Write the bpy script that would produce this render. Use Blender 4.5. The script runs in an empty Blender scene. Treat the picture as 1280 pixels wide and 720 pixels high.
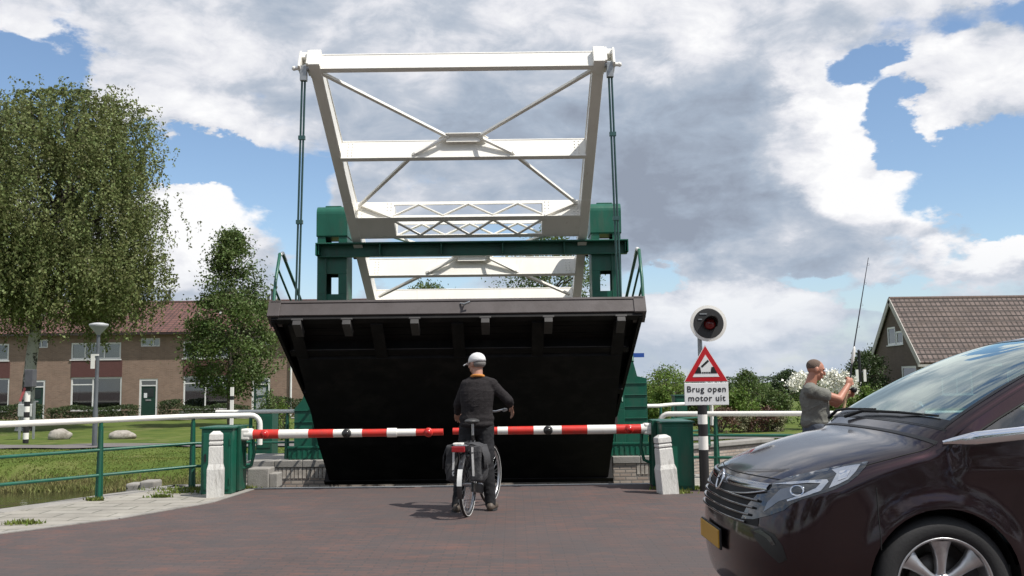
import bpy, bmesh, math, random
import numpy as np
from mathutils import Vector, Matrix, noise
from mathutils.bvhtree import BVHTree
from mathutils.geometry import delaunay_2d_cdt
R = math.radians
sc = bpy.context.scene
COL = sc.collection
random.seed(7); rng = np.random.default_rng(7)
# ------------------------------------------------------------------ camera
F = 1200.0; CAMZ = 1.4; PITCH = math.atan(120/1200); ROLL = R(0.7)
CO = Vector((0, 0, CAMZ))
cf = Vector((0, math.cos(PITCH), math.sin(PITCH))); cu0 = Vector((0, -math.sin(PITCH), math.cos(PITCH)))
cr = Vector((1, 0, 0))*math.cos(ROLL) - cu0*math.sin(ROLL)
cu = Vector((1, 0, 0))*math.sin(ROLL) + cu0*math.cos(ROLL)
cam_d = bpy.data.cameras.new('camera'); cam = bpy.data.objects.new('camera', cam_d); COL.objects.link(cam)
cam.matrix_world = Matrix(((cr.x, cu.x, -cf.x, CO.x), (cr.y, cu.y, -cf.y, CO.y), (cr.z, cu.z, -cf.z, CO.z), (0, 0, 0, 1)))
cam_d.sensor_width = 36; cam_d.lens = 36*F/1280; cam_d.clip_start = 0.05; cam_d.clip_end = 4000
sc.camera = cam
def ray(px, py): return cf + cr*((px-640)/F) - cu*((py-360)/F)
def at(px, py, Y):
    d = ray(px, py); return CO + d*(Y/d.y)
def onz(px, py, z=0.0):
    d = ray(px, py); return CO + d*((z-CAMZ)/d.z)
# ------------------------------------------------------------------ world and sun
SUN_AZ = math.atan2(0.87, -0.49)      # direction to the sun measured from +Y towards +X
SUN_EL = R(57)
sdir = Vector((math.sin(SUN_AZ)*math.cos(SUN_EL), math.cos(SUN_AZ)*math.cos(SUN_EL), math.sin(SUN_EL)))
sd = bpy.data.lights.new('sun', 'SUN'); sd.energy = 5.0; sd.angle = R(0.5); sd.color = (1, .955, .89)
so = bpy.data.objects.new('sun', sd); COL.objects.link(so); so.location = (0, 0, 50)
so.rotation_euler = sdir.to_track_quat('Z', 'Y').to_euler()
sc.view_settings.view_transform = 'Standard'; sc.view_settings.look = 'None'
sc.view_settings.exposure = 0.0; sc.view_settings.gamma = 1.0; sc.view_settings.use_curve_mapping = False
wd = bpy.data.worlds.new('World'); sc.world = wd; wd.use_nodes = True
W = wd.node_tree; W.nodes.clear()
def wn(t, **k):
    n = W.nodes.new(t)
    for a, v in k.items(): setattr(n, a, v)
    return n
def wmath(op, a, b=None, clamp=False):
    n = wn('ShaderNodeMath', operation=op); n.use_clamp = clamp
    for i, v in enumerate((a, b)):
        if v is None: continue
        if isinstance(v, (int, float)): n.inputs[i].default_value = v
        else: W.links.new(v, n.inputs[i])
    return n.outputs[0]
sky = wn('ShaderNodeTexSky', sky_type='NISHITA'); sky.sun_disc = False
sky.sun_elevation = SUN_EL; sky.sun_rotation = SUN_AZ; sky.air_density = 1.0; sky.dust_density = 0.3; sky.ozone_density = 2.5
tc = wn('ShaderNodeTexCoord'); sep = wn('ShaderNodeSeparateXYZ'); W.links.new(tc.outputs['Generated'], sep.inputs[0])
az = wmath('ARCTAN2', sep.outputs[0], sep.outputs[1])
el = wmath('ARCSINE', sep.outputs[2])
# cloud space: stretched towards the horizon
def wnoise(scale, det, rough, dist, off, sx=1.0, sz=1.9):
    mp = wn('ShaderNodeMapping'); mp.inputs['Scale'].default_value = (sx, sx, sz); mp.inputs['Location'].default_value = off
    W.links.new(tc.outputs['Generated'], mp.inputs[0])
    n = wn('ShaderNodeTexNoise'); n.inputs['Scale'].default_value = scale; n.inputs['Detail'].default_value = det
    n.inputs['Roughness'].default_value = rough; n.inputs['Distortion'].default_value = dist
    W.links.new(mp.outputs[0], n.inputs['Vector']); return n.outputs['Fac'], n.outputs['Color']
warp, warpc = wnoise(7, 7, .6, 0, (3.1, 1.2, 0))
wv = wn('ShaderNodeVectorMath', operation='SUBTRACT'); W.links.new(warpc, wv.inputs[0]); wv.inputs[1].default_value = (.5, .5, .5)
wv2 = wn('ShaderNodeVectorMath', operation='SCALE'); W.links.new(wv.outputs[0], wv2.inputs[0]); wv2.inputs['Scale'].default_value = .15
cb = wn('ShaderNodeCombineXYZ'); W.links.new(az, cb.inputs[0]); W.links.new(el, cb.inputs[1])
pos = wn('ShaderNodeVectorMath', operation='ADD'); W.links.new(cb.outputs[0], pos.inputs[0]); W.links.new(wv2.outputs[0], pos.inputs[1])
msk = wn('ShaderNodeVectorMath', operation='MULTIPLY'); W.links.new(pos.outputs[0], msk.inputs[0]); msk.inputs[1].default_value = (1, 1, 0)
def blob(px, py, rx, ry, amp):
    d = ray(px, py).normalized(); a0 = math.atan2(d.x, d.y); e0 = math.asin(d.z)
    s = wn('ShaderNodeVectorMath', operation='SUBTRACT'); W.links.new(msk.outputs[0], s.inputs[0]); s.inputs[1].default_value = (a0, e0, 0)
    m = wn('ShaderNodeVectorMath', operation='MULTIPLY'); W.links.new(s.outputs[0], m.inputs[0]); m.inputs[1].default_value = (F/rx, F/ry, 0)
    l = wn('ShaderNodeVectorMath', operation='LENGTH'); W.links.new(m.outputs[0], l.inputs[0])
    r = wn('ShaderNodeMapRange', interpolation_type='SMOOTHERSTEP'); W.links.new(l.outputs['Value'], r.inputs['Value'])
    r.inputs['From Min'].default_value = 1.35; r.inputs['From Max'].default_value = 0.25; r.inputs['To Min'].default_value = 0; r.inputs['To Max'].default_value = amp
    return r.outputs[0]
def wsum(base, lst):
    o = base
    for b in lst: o = wmath('ADD', o, blob(*b))
    return o
n1, _ = wnoise(4.2, 10, .56, .3, (0.4, 2.2, .3))
n2, _ = wnoise(11, 9, .6, .2, (5.4, 1.2, 2.3))
cover0 = wmath('ADD', wmath('MULTIPLY', wmath('SUBTRACT', n1, .5), 1.5), wmath('MULTIPLY', wmath('SUBTRACT', n2, .5), .9))
CLEAR = [(25, 115, 95, 60, -.95), (150, 215, 70, 40, -.35), (275, 195, 130, 30, -.75), (330, 255, 75, 70, -.85), (225, 228, 70, 24, -.7), (60, 75, 70, 40, -.45),
         (1090, 95, 62, 30, -.95), (1120, 165, 40, 42, -.8), (1235, 215, 100, 62, -1.1), (1270, 265, 60, 40, -.9), (830, 352, 45, 22, -.6),
         (400, 330, 60, 60, -.55), (1110, 368, 60, 18, -.5), (1230, 10, 60, 25, -.35), (1010, 345, 60, 16, -.4), (520, 330, 70, 30, -.3)]
PUT = [(880, 210, 190, 150, .6), (600, 120, 260, 120, .42), (1040, 120, 75, 60, .5), (1130, 250, 110, 60, .55), (1210, 115, 100, 55, .7),
       (260, 290, 95, 50, .75), (300, 60, 200, 60, .4), (930, 405, 140, 50, .45), (1240, 330, 70, 26, .5), (230, 140, 110, 28, .5), (640, 20, 700, 60, .35)]
cov = wsum(wmath('ADD', cover0, .27), CLEAR + PUT)
mr = wn('ShaderNodeMapRange', interpolation_type='SMOOTHSTEP'); W.links.new(cov, mr.inputs['Value'])
mr.inputs['From Min'].default_value = -.02; mr.inputs['From Max'].default_value = .34
mask = mr.outputs[0]
n3, _ = wnoise(6, 9, .55, .4, (9.4, 4.2, 1.3))
n4, _ = wnoise(16, 8, .6, .3, (2.4, 7.2, 6.3))
sh0 = wmath('ADD', wmath('MULTIPLY', wmath('SUBTRACT', n3, .5), 1.25), wmath('MULTIPLY', wmath('SUBTRACT', n4, .5), 1.1))
BR = [(880, 215, 180, 130, -.36), (900, 285, 220, 60, -.22), (600, 170, 240, 130, -.2), (660, 300, 250, 80, -.16), (330, 118, 120, 24, -.10), (200, 60, 200, 50, .12),
      (1050, 125, 66, 60, .62), (1000, 180, 70, 50, .4), (1140, 235, 100, 50, .42), (1200, 105, 100, 60, .42), (1040, 220, 60, 30, .3), (1150, 300, 120, 26, -.12),
      (265, 280, 95, 45, .55), (230, 135, 120, 30, .3), (215, 345, 70, 30, .4), (930, 395, 130, 42, .3), (1240, 318, 70, 22, .4), (1210, 150, 90, 20, -.1),
      (30, 20, 70, 40, .2), (1000, 20, 180, 60, .16), (860, 455, 160, 22, -.08), (1050, 60, 120, 30, .1)]
shade = wsum(wmath('ADD', sh0, .60), BR)
rp = wn('ShaderNodeValToRGB'); W.links.new(shade, rp.inputs[0])
e = rp.color_ramp.elements
e[0].position = 0.0; e[0].color = (.30, .345, .43, 1)
e[1].position = 1.0; e[1].color = (1.0, 1.0, 1.01, 1)
for p, c in ((.3, (.40, .47, .575, 1)), (.52, (.54, .59, .675, 1)), (.74, (.80, .81, .86, 1))):
    x = e.new(p); x.color = c
bgS = wn('ShaderNodeBackground'); W.links.new(sky.outputs[0], bgS.inputs[0]); bgS.inputs[1].default_value = .145
bgC = wn('ShaderNodeBackground'); W.links.new(rp.outputs[0], bgC.inputs[0]); bgC.inputs[1].default_value = 1.0
mx = wn('ShaderNodeMixShader'); W.links.new(mask, mx.inputs[0]); W.links.new(bgS.outputs[0], mx.inputs[1]); W.links.new(bgC.outputs[0], mx.inputs[2])
# haze near the horizon: clouds and sky melt into pale blue
hz = wn('ShaderNodeMapRange'); W.links.new(el, hz.inputs['Value']); hz.inputs['From Min'].default_value = .13; hz.inputs['From Max'].default_value = -.01
hz.inputs['To Min'].default_value = 0; hz.inputs['To Max'].default_value = .65
bgH = wn('ShaderNodeBackground'); bgH.inputs[0].default_value = (.50, .585, .70, 1); bgH.inputs[1].default_value = 1
mx2 = wn('ShaderNodeMixShader'); W.links.new(hz.outputs[0], mx2.inputs[0]); W.links.new(mx.outputs[0], mx2.inputs[1]); W.links.new(bgH.outputs[0], mx2.inputs[2])
wo = wn('ShaderNodeOutputWorld'); W.links.new(mx2.outputs[0], wo.inputs[0])

# ------------------------------------------------------------------ materials
MATS = {}
def mat(name, col, rough=.6, metal=0.0, var=.15, vs=6.0, bump=0.0, bs=40.0, coat=0.0, dirt=None, ds=2.0, dth=(.5, .7), spec=.5, island=0.0, col2=None, trans=0.0, stretch=(1, 1, 1)):
    if name in MATS: return MATS[name]
    m = bpy.data.materials.new(name); m.use_nodes = True; T = m.node_tree; N = T.nodes; L = T.links
    b = N['Principled BSDF']; b.inputs['Roughness'].default_value = rough; b.inputs['Metallic'].default_value = metal
    b.inputs['Coat Weight'].default_value = coat; b.inputs['Coat Roughness'].default_value = .04; b.inputs['Specular IOR Level'].default_value = spec
    tcn = N.new('ShaderNodeTexCoord'); mp = N.new('ShaderNodeMapping'); mp.inputs['Scale'].default_value = stretch; L.new(tcn.outputs['Object'], mp.inputs[0])
    n = N.new('ShaderNodeTexNoise'); n.inputs['Scale'].default_value = vs; n.inputs['Detail'].default_value = 6; n.inputs['Roughness'].default_value = .6; L.new(mp.outputs[0], n.inputs['Vector'])
    r = N.new('ShaderNodeMapRange'); L.new(n.outputs[0], r.inputs[0]); r.inputs['From Min'].default_value = .3; r.inputs['From Max'].default_value = .7
    mixc = N.new('ShaderNodeMix'); mixc.data_type = 'RGBA'; L.new(r.outputs[0], mixc.inputs['Factor'])
    c2 = col2 or tuple(min(1, c*(1+var)) for c in col); c1 = col if col2 else tuple(c*(1-var) for c in col)
    mixc.inputs['A'].default_value = (*c1, 1); mixc.inputs['B'].default_value = (*c2, 1)
    out = mixc.outputs['Result']
    if island:
        g = N.new('ShaderNodeNewGeometry'); h = N.new('ShaderNodeHueSaturation'); rr = N.new('ShaderNodeMapRange'); L.new(g.outputs['Random Per Island'], rr.inputs[0])
        rr.inputs['To Min'].default_value = 1-island; rr.inputs['To Max'].default_value = 1+island; L.new(rr.outputs[0], h.inputs['Value'])
        r3 = N.new('ShaderNodeMapRange'); L.new(g.outputs['Random Per Island'], r3.inputs[0]); r3.inputs['To Min'].default_value = .5-.03*island*2; r3.inputs['To Max'].default_value = .5+.02
        L.new(r3.outputs[0], h.inputs['Hue']); L.new(out, h.inputs['Color']); out = h.outputs[0]
    if dirt:
        n2 = N.new('ShaderNodeTexNoise'); n2.inputs['Scale'].default_value = ds; n2.inputs['Detail'].default_value = 8; n2.inputs['Roughness'].default_value = .7; L.new(mp.outputs[0], n2.inputs['Vector'])
        r2 = N.new('ShaderNodeMapRange'); L.new(n2.outputs[0], r2.inputs[0]); r2.inputs['From Min'].default_value = dth[0]; r2.inputs['From Max'].default_value = dth[1]
        m2 = N.new('ShaderNodeMix'); m2.data_type = 'RGBA'; L.new(r2.outputs[0], m2.inputs['Factor']); L.new(out, m2.inputs['A']); m2.inputs['B'].default_value = (*dirt, 1); out = m2.outputs['Result']
        rm = N.new('ShaderNodeMapRange'); L.new(n2.outputs[0], rm.inputs[0]); rm.inputs['To Min'].default_value = max(0, rough-.12); rm.inputs['To Max'].default_value = min(1, rough+.2); L.new(rm.outputs[0], b.inputs['Roughness'])
    L.new(out, b.inputs['Base Color'])
    if bump:
        nb = N.new('ShaderNodeTexNoise'); nb.inputs['Scale'].default_value = bs; nb.inputs['Detail'].default_value = 5; L.new(mp.outputs[0], nb.inputs['Vector'])
        bp = N.new('ShaderNodeBump'); bp.inputs['Strength'].default_value = bump; bp.inputs['Distance'].default_value = .02; L.new(nb.outputs[0], bp.inputs['Height']); L.new(bp.outputs[0], b.inputs['Normal'])
    if trans:
        tr = N.new('ShaderNodeBsdfTranslucent'); L.new(out, tr.inputs[0]); ms = N.new('ShaderNodeMixShader'); ms.inputs[0].default_value = trans
        L.new(b.outputs[0], ms.inputs[1]); L.new(tr.outputs[0], ms.inputs[2]); L.new(ms.outputs[0], N['Material Output'].inputs[0])
    MATS[name] = m; return m
def brick_mat(name, c1, c2, mort, w, h, ms=.06, rough=.9, bump=.5, horiz=False, var=.25, off=.5, patch=None):
    if name in MATS: return MATS[name]
    m = bpy.data.materials.new(name); m.use_nodes = True; T = m.node_tree; N = T.nodes; L = T.links
    b = N['Principled BSDF']; b.inputs['Roughness'].default_value = rough
    tcn = N.new('ShaderNodeTexCoord')
    if horiz: vec = tcn.outputs['Object']
    else:
        s = N.new('ShaderNodeSeparateXYZ'); L.new(tcn.outputs['Object'], s.inputs[0]); a = N.new('ShaderNodeMath'); L.new(s.outputs[0], a.inputs[0]); L.new(s.outputs[1], a.inputs[1])
        c = N.new('ShaderNodeCombineXYZ'); L.new(a.outputs[0], c.inputs[0]); L.new(s.outputs[2], c.inputs[1]); vec = c.outputs[0]
    bt = N.new('ShaderNodeTexBrick'); L.new(vec, bt.inputs['Vector']); bt.inputs['Scale'].default_value = 1.0; bt.offset = off
    bt.inputs['Brick Width'].default_value = w; bt.inputs['Row Height'].default_value = h; bt.inputs['Mortar Size'].default_value = ms*h; bt.inputs['Mortar Smooth'].default_value = .3
    bt.inputs['Color1'].default_value = (*c1, 1); bt.inputs['Color2'].default_value = (*c2, 1); bt.inputs['Mortar'].default_value = (*mort, 1)
    n = N.new('ShaderNodeTexNoise'); n.inputs['Scale'].default_value = 1.3; n.inputs['Detail'].default_value = 8; n.inputs['Roughness'].default_value = .65; L.new(tcn.outputs['Object'], n.inputs['Vector'])
    r = N.new('ShaderNodeMapRange'); L.new(n.outputs[0], r.inputs[0]); r.inputs['From Min'].default_value = .25; r.inputs['From Max'].default_value = .75; r.inputs['To Min'].default_value = 1-var; r.inputs['To Max'].default_value = 1+var
    hs = N.new('ShaderNodeHueSaturation'); L.new(bt.outputs[0], hs.inputs['Color']); L.new(r.outputs[0], hs.inputs['Value']); out = hs.outputs[0]
    if patch:
        for (sc_, pc, lo, hi, amt, st) in patch:
            mp = N.new('ShaderNodeMapping'); mp.inputs['Scale'].default_value = st; L.new(tcn.outputs['Object'], mp.inputs[0])
            n2 = N.new('ShaderNodeTexNoise'); n2.inputs['Scale'].default_value = sc_; n2.inputs['Detail'].default_value = 9; n2.inputs['Roughness'].default_value = .72; L.new(mp.outputs[0], n2.inputs['Vector'])
            r2 = N.new('ShaderNodeMapRange'); L.new(n2.outputs[0], r2.inputs[0]); r2.inputs['From Min'].default_value = lo; r2.inputs['From Max'].default_value = hi; r2.inputs['To Max'].default_value = amt
            m2 = N.new('ShaderNodeMix'); m2.data_type = 'RGBA'; L.new(r2.outputs[0], m2.inputs['Factor']); L.new(out, m2.inputs['A']); m2.inputs['B'].default_value = (*pc, 1); out = m2.outputs['Result']
    L.new(out, b.inputs['Base Color'])
    bp = N.new('ShaderNodeBump'); bp.inputs['Strength'].default_value = bump; bp.inputs['Distance'].default_value = .01; bp.invert = True
    L.new(bt.outputs['Fac'], bp.inputs['Height']); L.new(bp.outputs[0], b.inputs['Normal'])
    MATS[name] = m; return m
def glass_mat(name, tint=(.8, .9, .88), refl=1.0, rough=.01, base=.04):
    m = bpy.data.materials.new(name); m.use_nodes = True; T = m.node_tree; N = T.nodes; L = T.links; N.remove(N['Principled BSDF'])
    g = N.new('ShaderNodeBsdfGlossy'); g.inputs['Roughness'].default_value = rough; g.inputs['Color'].default_value = (*refl, 1) if isinstance(refl, tuple) else (refl, refl, refl, 1)
    t = N.new('ShaderNodeBsdfTransparent'); t.inputs[0].default_value = (*tint, 1)
    lw = N.new('ShaderNodeFresnel'); lw.inputs[0].default_value = 1.5; ad = N.new('ShaderNodeMath'); ad.inputs[1].default_value = base; ad.use_clamp = True; L.new(lw.outputs[0], ad.inputs[0])
    ms = N.new('ShaderNodeMixShader'); L.new(ad.outputs[0], ms.inputs[0]); L.new(t.outputs[0], ms.inputs[1]); L.new(g.outputs[0], ms.inputs[2]); L.new(ms.outputs[0], N['Material Output'].inputs[0])
    MATS[name] = m; return m
WHITE = mat('white_paint', (.82, .80, .74), .38, var=.03, vs=3, bump=.05, bs=15, dirt=(.50, .43, .34), ds=5, dth=(.60, .88), stretch=(1.6, .5, .35))
GREEN = mat('green_paint', (.008, .100, .062), .36, var=.15, vs=3, bump=.06, bs=12, dirt=(.045, .085, .06), ds=4, dth=(.5, .8), stretch=(1.5, 1.5, .5))
GREEND = mat('dark_green_paint', (.006, .075, .045), .42, var=.15, vs=4, dirt=(.03, .06, .04), ds=3)
BLACK = mat('black_tar_paint', (.008, .0075, .0075), .62, var=.4, vs=4, bump=.1, dirt=(.02, .018, .016), ds=2, spec=.25)
BROWNP = mat('brown_grey_steel', (.078, .066, .064), .6, var=.1, vs=3, dirt=(.055, .045, .042), ds=2, dth=(.45, .75), bump=.08)
GALV = mat('galvanised_steel', (.33, .345, .35), .45, .5, var=.12, vs=20)
CONC = mat('concrete', (.30, .285, .26), .92, var=.15, vs=5, bump=.3, bs=60, dirt=(.16, .15, .13), ds=2.5, dth=(.48, .72))
REDP = mat('red_paint', (.58, .030, .020), .42, var=.12, vs=7, dirt=(.36, .06, .045), ds=12, dth=(.5, .75))
DARK = mat('black_plastic', (.014, .014, .015), .5, var=.2)
RUBBER = mat('black_rubber', (.02, .02, .021), .75, var=.2, bump=.1, bs=80)
CHROME = mat('chrome', (.75, .76, .78), .08, 1.0, var=.02)

# ------------------------------------------------------------------ mesh builder
ORG = {}
class MB:
    def __init__(s, M=None): s.v = []; s.f = []; s.sm = []; s.mi = []; s.M = M or Matrix.Identity(4); s.cm = 0
    def _add(s, vs, fs, smooth=False):
        o = len(s.v); s.v += [s.M @ Vector(p) for p in vs]; s.f += [tuple(o+i for i in f) for f in fs]; s.sm += [smooth]*len(fs); s.mi += [s.cm]*len(fs); return s
    def box(s, c, d, rot=None):
        x, y, z = d[0]/2, d[1]/2, d[2]/2; c = Vector(c)
        vs = [Vector(p) for p in ((-x,-y,-z),(x,-y,-z),(x,y,-z),(-x,y,-z),(-x,-y,z),(x,-y,z),(x,y,z),(-x,y,z))]
        if rot is not None: vs = [rot @ p for p in vs]
        return s._add([c+p for p in vs], [(3,2,1,0),(4,5,6,7),(0,1,5,4),(1,2,6,5),(2,3,7,6),(3,0,4,7)])
    def b2(s, a, b): return s.box([(a[i]+b[i])/2 for i in range(3)], [abs(a[i]-b[i]) for i in range(3)])
    def bar(s, p, q, w, h, up=(0, 0, 1)):
        p = Vector(p); q = Vector(q); d = (q-p); L = d.length; d.normalize(); u = Vector(up); side = d.cross(u)
        if side.length < 1e-4: side = d.cross(Vector((1, 0, 0)))
        side.normalize(); u = side.cross(d)
        rot = Matrix((side, d, u)).transposed()
        return s.box((p+q)/2, (w, L, h), rot)
    def tube(s, pts, r, n=10, cap=True, closed=False):
        pts = [Vector(p) for p in pts]; m = len(pts); rs = r if isinstance(r, (list, tuple)) else [r]*m
        vs = []; up = None
        for i, p in enumerate(pts):
            if closed: t = (pts[(i+1) % m]-pts[i-1])
            else: t = (pts[min(i+1, m-1)]-pts[max(i-1, 0)])
            t.normalize()
            if up is None:
                up = t.cross(Vector((0, 0, 1)))
                if up.length < .05: up = t.cross(Vector((0, 1, 0)))
            up = (up - t*up.dot(t)).normalized(); w = t.cross(up)
            for k in range(n):
                a = 2*math.pi*k/n; vs.append(p + (up*math.cos(a)+w*math.sin(a))*rs[i])
        fs = []
        for i in range(m if closed else m-1):
            j = (i+1) % m
            for k in range(n): fs.append((i*n+k, i*n+(k+1) % n, j*n+(k+1) % n, j*n+k))
        s._add(vs, fs, True)
        if cap and not closed: s._add(vs[:n], [tuple(range(n))[::-1]]); s._add(vs[-n:], [tuple(range(n))])
        return s
    def lathe(s, prof, c=(0, 0, 0), axis='Z', n=24, smooth=True):
        vs = []; c = Vector(c)
        for (r, h) in prof:
            for k in range(n):
                a = 2*math.pi*k/n; x, y = r*math.cos(a), r*math.sin(a)
                vs.append(c + Vector({'Z': (x, y, h), 'Y': (x, h, y), 'X': (h, x, y)}[axis]))
        fs = [(i*n+k, i*n+(k+1) % n, (i+1)*n+(k+1) % n, (i+1)*n+k) for i in range(len(prof)-1) for k in range(n)]
        return s._add(vs, fs, smooth)
    def prism(s, poly, p0, ax, ay, az):
        p0 = Vector(p0); ax = Vector(ax); ay = Vector(ay); az = Vector(az); n = len(poly)
        a = [p0+ax*x+ay*y for x, y in poly]; b = [p+az for p in a]
        s._add(a, [tuple(range(n))]); s._add(b, [tuple(range(n))[::-1]])
        return s._add(a+b, [(i, n+i, n+(i+1) % n, (i+1) % n) for i in range(n)])
    def sphere(s, c, r, n=14, rot=None):
        c = Vector(c); r = Vector(r) if hasattr(r, '__len__') else Vector((r, r, r)); vs = []; m = n//2+1
        for i in range(m+1):
            th = math.pi*i/m
            for k in range(n):
                a = 2*math.pi*k/n; p = Vector((r.x*math.sin(th)*math.cos(a), r.y*math.sin(th)*math.sin(a), r.z*math.cos(th)))
                if rot is not None: p = rot @ p
                vs.append(c+p)
        fs = [(i*n+k, (i+1)*n+k, (i+1)*n+(k+1) % n, i*n+(k+1) % n) for i in range(m) for k in range(n)]
        return s._add(vs, fs, True)
    def quad(s, *p): return s._add(p, [tuple(range(len(p)))])
    def grid(s, P, smooth=True, flip=False):
        a = len(P); b = len(P[0]); vs = [p for r in P for p in r]
        fs = [(i*b+j, i*b+j+1, (i+1)*b+j+1, (i+1)*b+j) for i in range(a-1) for j in range(b-1)]
        if flip: fs = [f[::-1] for f in fs]
        return s._add(vs, fs, smooth)
    def build(s, name, mats, parent=None, bev=0.0, origin=None, fixn=True, weld=False):
        org = ORG[parent] if parent is not None else (Vector(origin) if origin is not None else s.base())
        me = bpy.data.meshes.new(name); me.from_pydata([tuple(p-org) for p in s.v], [], s.f); me.update()
        for m in (mats if isinstance(mats, (list, tuple)) else [mats]): me.materials.append(m)
        me.polygons.foreach_set('use_smooth', s.sm); me.polygons.foreach_set('material_index', s.mi)
        if fixn:
            bm = bmesh.new(); bm.from_mesh(me)
            if weld: bmesh.ops.remove_doubles(bm, verts=bm.verts, dist=1e-4)
            bmesh.ops.recalc_face_normals(bm, faces=bm.faces); bm.to_mesh(me); bm.free()
        return place(me, name, parent, org, bev)
    def base(s):
        xs = [p.x for p in s.v]; ys = [p.y for p in s.v]; zs = [p.z for p in s.v]
        return Vector(((min(xs)+max(xs))/2, (min(ys)+max(ys))/2, min(zs)))
def place(me, name, parent, org, bev=0):
    o = bpy.data.objects.new(name, me); COL.objects.link(o)
    if parent is not None: o.parent = parent
    else: o.location = org
    ORG[o] = org
    if bev:
        b = o.modifiers.new('bevel', 'BEVEL'); b.width = bev; b.segments = 2; b.limit_method = 'ANGLE'; b.angle_limit = R(40); b.harden_normals = False
    return o
def tag(o, label=None, cat=None, group=None, kind=None):
    if label: o['label'] = label
    if cat: o['category'] = cat
    if group: o['group'] = group
    if kind: o['kind'] = kind
    return o
def thing(name, label, cat, loc, group=None):
    o = bpy.data.objects.new(name, None); COL.objects.link(o); o.location = loc; o.empty_display_size = .2; ORG[o] = Vector(loc); return tag(o, label, cat, group)
def copy_tree(o, loc=None, label=None, parent=None):
    c = o.copy(); COL.objects.link(c); c.parent = parent
    if loc is not None: c.location = loc; ORG[c] = Vector(loc)
    if label: c['label'] = label
    for ch in list(o.children): copy_tree(ch, None, None, c)
    return c
def np_mesh(name, verts, faces, mats, parent=None, origin=(0, 0, 0), smooth=False):
    org = ORG[parent] if parent is not None else Vector(origin)
    me = bpy.data.meshes.new(name); verts = np.asarray(verts, dtype=np.float32)-np.array(org, dtype=np.float32); faces = np.asarray(faces, dtype=np.int32)
    nf, k = faces.shape; me.vertices.add(len(verts)); me.vertices.foreach_set('co', verts.ravel()); me.loops.add(nf*k); me.loops.foreach_set('vertex_index', faces.ravel())
    me.polygons.add(nf); me.polygons.foreach_set('loop_start', np.arange(0, nf*k, k, dtype=np.int32)); me.polygons.foreach_set('loop_total', np.full(nf, k, dtype=np.int32))
    me.update(calc_edges=True); me.validate()
    for m in (mats if isinstance(mats, (list, tuple)) else [mats]): me.materials.append(m)
    if smooth: me.polygons.foreach_set('use_smooth', [True]*nf)
    return place(me, name, parent, org)
def leaves(centers, size, aspect=.6, droop=0.0):
    """rhombic leaves of random attitude"""
    n = len(centers); c = np.asarray(centers); d = rng.normal(size=(n, 3)); d[:, 2] = d[:, 2]*(1-.3*droop)-droop*1.5
    d /= np.linalg.norm(d, axis=1)[:, None]; q = rng.normal(size=(n, 3)); s = np.cross(d, q); s /= np.linalg.norm(s, axis=1)[:, None]
    L = (size*rng.uniform(.6, 1.35, n))[:, None]
    nrm = np.cross(d, s)
    v = np.stack([c-d*L*.5, c+s*L*aspect*.5+nrm*L*.08, c+d*L*.5, c-s*L*aspect*.5+nrm*L*.08], 1).reshape(-1, 3)
    f = np.arange(n*4).reshape(-1, 4); return v, f
def eval_mesh(o):
    dg = bpy.context.evaluated_depsgraph_get(); dg.update(); me = bpy.data.meshes.new_from_object(o.evaluated_get(dg)); return me
def fbm(x, y, z=0, oct=4): return noise.fractal(Vector((x, y, z)), 1.0, 2.0, oct)
# ================================================================== THE SETTING
CX = -.82; WZ = -.78
BED = mat('canal_bed_mud', (.06, .055, .035), .95)
o = MB().quad((-1500, -900, -1.7), (1500, -900, -1.7), (1500, 1500, -1.7), (-1500, 1500, -1.7)).build('canal_bed', BED); tag(o, kind='structure')
wm = bpy.data.materials.new('canal_water'); wm.use_nodes = True; b = wm.node_tree.nodes['Principled BSDF']; b.inputs['Base Color'].default_value = (.030, .030, .014, 1); b.inputs['Roughness'].default_value = .06
n = wm.node_tree.nodes.new('ShaderNodeTexNoise'); n.inputs['Scale'].default_value = 3.5; n.inputs['Detail'].default_value = 4; bp = wm.node_tree.nodes.new('ShaderNodeBump'); bp.inputs['Strength'].default_value = .25; bp.inputs['Distance'].default_value = .04
t_ = wm.node_tree.nodes.new('ShaderNodeTexCoord'); wm.node_tree.links.new(t_.outputs['Object'], n.inputs['Vector']); wm.node_tree.links.new(n.outputs[0], bp.inputs['Height']); wm.node_tree.links.new(bp.outputs[0], b.inputs['Normal'])
o = MB().quad((-300, 0, WZ), (300, 0, WZ), (300, 24, WZ), (-300, 24, WZ)).build('canal_water', wm); tag(o, kind='structure')

QL = [(-3.62, 13.5), (-3.75, 14.15), (-4.93, 14.08), (-6.12, 11.3), (-7.3, 9.6), (-10.5, 8.4), (-80, 5), (-400, 5)]
QR = [(1.98, 13.5), (2.05, 14.7), (2.7, 14.75), (4.9, 13.75), (9, 12.2), (80, 7), (400, 7)]
PAVE = brick_mat('worn_concrete_paving', (.27, .25, .215), (.33, .31, .27), (.15, .145, .12), .6, .3, .05, .95, .3, True, .3, patch=[(1.2, (.42, .40, .35), .52, .7, .7, (1, 1, 1)), (2.2, (.12, .125, .08), .58, .7, .6, (1, 1, 1)), (18, (.18, .17, .14), .5, .8, .5, (1, 1, 1))])
poly = QL[::-1] + QR + [(400, -400), (-400, -400)]
o = MB().quad(*[(x, y, 0) for x, y in poly]).build('pavement', PAVE); tag(o, kind='structure')
RB = [(-3.6, 13.44), (-3.72, 11.9), (-4.3, 10.55), (-5.1, 9.5), (-6.6, 8.1), (-10, 6.0), (-40, -4), (-200, -20), (-200, -300), (200, -300), (200, 2), (40, 8.2), (14, 10.8), (6, 12.0), (2.75, 12.45), (2.05, 12.95), (1.93, 13.44)]
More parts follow.
